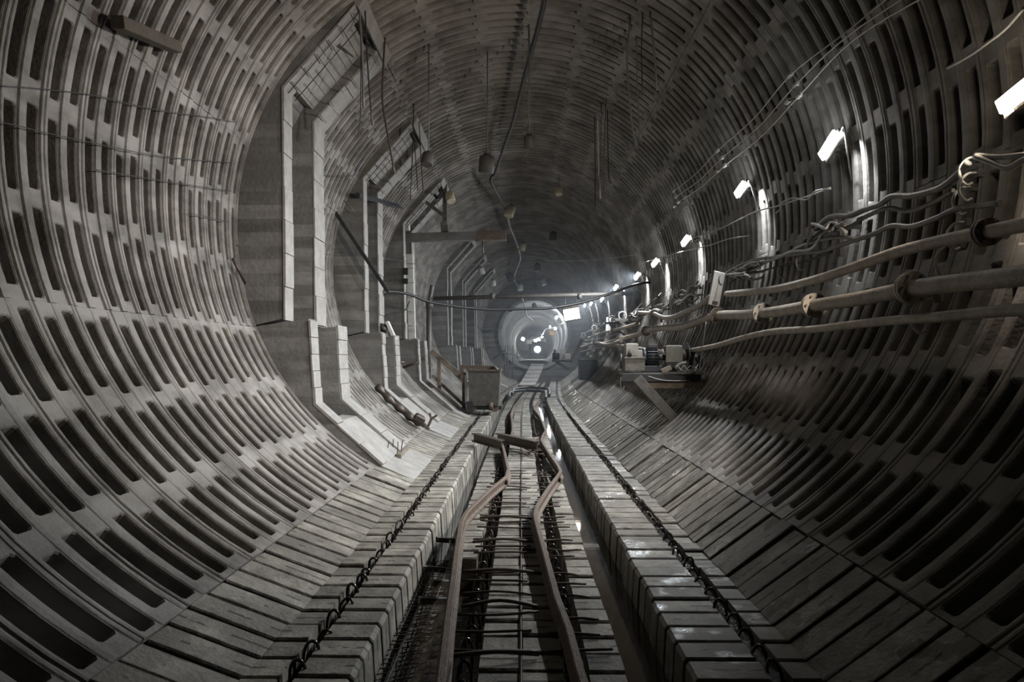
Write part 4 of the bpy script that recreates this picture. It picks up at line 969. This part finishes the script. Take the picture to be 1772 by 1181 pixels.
# ------------------------------------------------------------------ ramp and the small tunnel beyond
t = thing('board_ramp', V((.5, 44, .05)), 'pale board ramp curving up into the small far tunnel', 'ramp')
n = 22
for k in range(n):
    f = k / n; y = 41.5 + 9.6 * f; z = .05 + 1.25 * f ** 1.3; x = P(910 + 20 * f ** .9, 0, y).x
    MB().box(V((x, y, z)), (1.0, .40, .05), Euler((.1, 0, -.1 + jit(.04)))).build('plank', M['timber'] if k % 4 == 0 else M['grey2'], t)
for sg in (-.45, .45):
    MB().tube([V((P(910 + 20 * f ** .9, 0, 41.5 + 9.6 * f).x + sg, 41.5 + 9.6 * f, -.03 + 1.25 * f ** 1.3)) for f in (0, .25, .5, .75, 1)], .06, 6).build('bearer', M['timber'], t)
def tun(px, py, y): return P(px, py, y)
def tlamp(px, py, y, sz, label, warm=False, watt=60, size=.12):
    p = P(px, py, y); t = thing('tunnel_lamp', p, label, 'lamp', 'lamps in the small tunnel')
    MB().box(p, (sz[0], sz[1], sz[2]), Euler((0, .4, 0)), ch=min(sz) * .2).build('diffuser', M['glowwarm'] if warm else M['glow'], t)
    MB().box(p + V((0, 0, sz[2] * .5 + .03)), (sz[0] * 1.1, sz[1] * 1.05, .05), Euler((0, .4, 0))).build('housing', M['steel'], t)
    ld = bpy.data.lights.new('tunnel_light', 'POINT'); ld.energy = watt; ld.color = WARM if warm else COOL; ld.shadow_soft_size = size
    o = bpy.data.objects.new('tunnel_light', ld); COL.objects.link(o); o.parent = t; o.location = (-.15, -sz[1] * .5 - .2, -.3)
tlamp(963, 550, 53.5, (.16, 1.4, .16), 'long white lamp inside the mouth of the small tunnel, upper right', watt=120)
tlamp(971, 542, 51.8, (.16, .4, .16), 'round white lamp at the very mouth of the small tunnel', watt=50)
tlamp(938, 583, 70, (.2, 1.2, .2), 'bright far lamp deep in the small tunnel, right of a row of lights', watt=200)
tlamp(927, 590, 80, (.3, 1.0, .3), 'second bright far lamp in the row deep in the small tunnel', watt=150)
tlamp(933, 588, 76, (.25, .5, .25), 'warm far lamp in the row deep in the small tunnel', warm=True, watt=120)
tlamp(961, 569, 60, (.2, .4, .2), 'small white lamp right inside the small tunnel above the orange sign', watt=45)
tlamp(905, 587, 86, (.4, .3, .4), 'far white lamp on the left side deep in the small tunnel', watt=120)
tlamp(952, 565, 62, (.12, .3, .12), 'tiny white lamp under the long white tunnel lamp', watt=60)
q = [P(987, 553, 52), P(968, 563, 55), P(955, 567, 60), P(944, 570, 66), P(938, 580, 70), P(926, 587, 78), P(912, 590, 88)]
tag(MB().tube(smooth_path(q), .06, 6).build('tunnel_cable', M['wirepale']), 'pale cable looping along the right side of the small tunnel', 'cable')
c = P(955, 577, 57)
tag(MB().box(c, (.42, .05, .34), Euler((0, .15, 0)), ch=.01).build('orange_sign', mat('orange_sign_paint', (.75, .42, .16), .5)), 'small orange sign on the right of the small tunnel', 'sign')
c = P(916, 592, 62)
tag(MB().box(c, (.48, .05, .38), ch=.01).build('white_sign', M['white']), 'small white square sign in the small tunnel', 'sign')
t = thing('tunnel_trolley', P(930, 618, 66), 'dark trolley with a round headlight deep in the small tunnel', 'trolley')
c = P(930, 605, 66)
MB().box(c + V((0, .8, .1)), (1.5, 1.6, 1.3), ch=.08).build('body', M['blue'], t)
MB().cyl(c + V((0, -.08, 0)), c + V((0, .02, 0)), .30, 18).build('headlight', M['glow'], t)
for sx_ in (-.8, .8): MB().bar(c + V((sx_, 0, -.8)), c + V((sx_, 0, 1.3)), .12, .12, up=(0, 1, 0)).build('frame_post', M['black'], t)
MB().bar(c + V((-.8, 0, 1.3)), c + V((.8, 0, 1.3)), .12, .12).build('roof_bar', M['black'], t)
t = thing('small_fence', P(905, 620, 54), 'grey timber fence panel at the left in the small tunnel', 'fence')
for (a, b) in (((895, 604), (895, 619)), ((914, 608), (914, 617)), ((895, 604), (915, 608)), ((895, 619), (915, 617))):
    MB().bar(P(*a, 54), P(*b, 54), .10, .10, up=(0, 1, .01)).build('rail', M['timber'], t)
t = thing('scaffold', P(880, 640, 49.5), 'thin pipe scaffold at the left of the small tunnel mouth', 'scaffold')
for x in (874, 878, 887): MB().tube([P(x, 655, 49.6), P(x + 1, 598, 49.6)], .05, 6).build('upright', M['wire'], t)
for yy in (612, 632): MB().tube([P(871, yy, 49.6), P(892, yy + 2, 49.6)], .045, 6).build('ledger', M['wire'], t)
MB().tube([P(853, 622, 49.4), P(874, 606, 49.6)], .06, 6).build('brace', M['black'], t)
t = thing('step_platform', P(925, 632, 52), 'pale platform step where the ramp enters the small tunnel', 'step')
MB().box(P(922, 629, 52), (1.9, .9, .24), ch=.02).build('block', M['grey2'], t); MB().box(P(935, 637, 51.3), (1.0, .5, .25), ch=.02).build('block', M['grey2'], t)

# ------------------------------------------------------------------ thin mist in the far half of the tunnel
mb = MB(); mb.box(V((2, 66, 3.6)), (18, 92, 10))
hz = mb.build('mist', []) if False else None
hm = bpy.data.materials.new('mist'); hm.use_nodes = True
nt = hm.node_tree; nt.nodes.remove(nt.nodes['Principled BSDF'])
vs = nt.nodes.new('ShaderNodeVolumeScatter'); vs.inputs['Color'].default_value = (.86, .92, 1, 1); vs.inputs['Density'].default_value = MIST; vs.inputs['Anisotropy'].default_value = .35
nt.links.new(vs.outputs[0], nt.nodes['Material Output'].inputs['Volume'])
mist = mb.build('mist', hm)
mist['kind'] = 'stuff'; mist['label'] = 'thin grey mist filling the far half of the tunnel'; mist['category'] = 'mist'
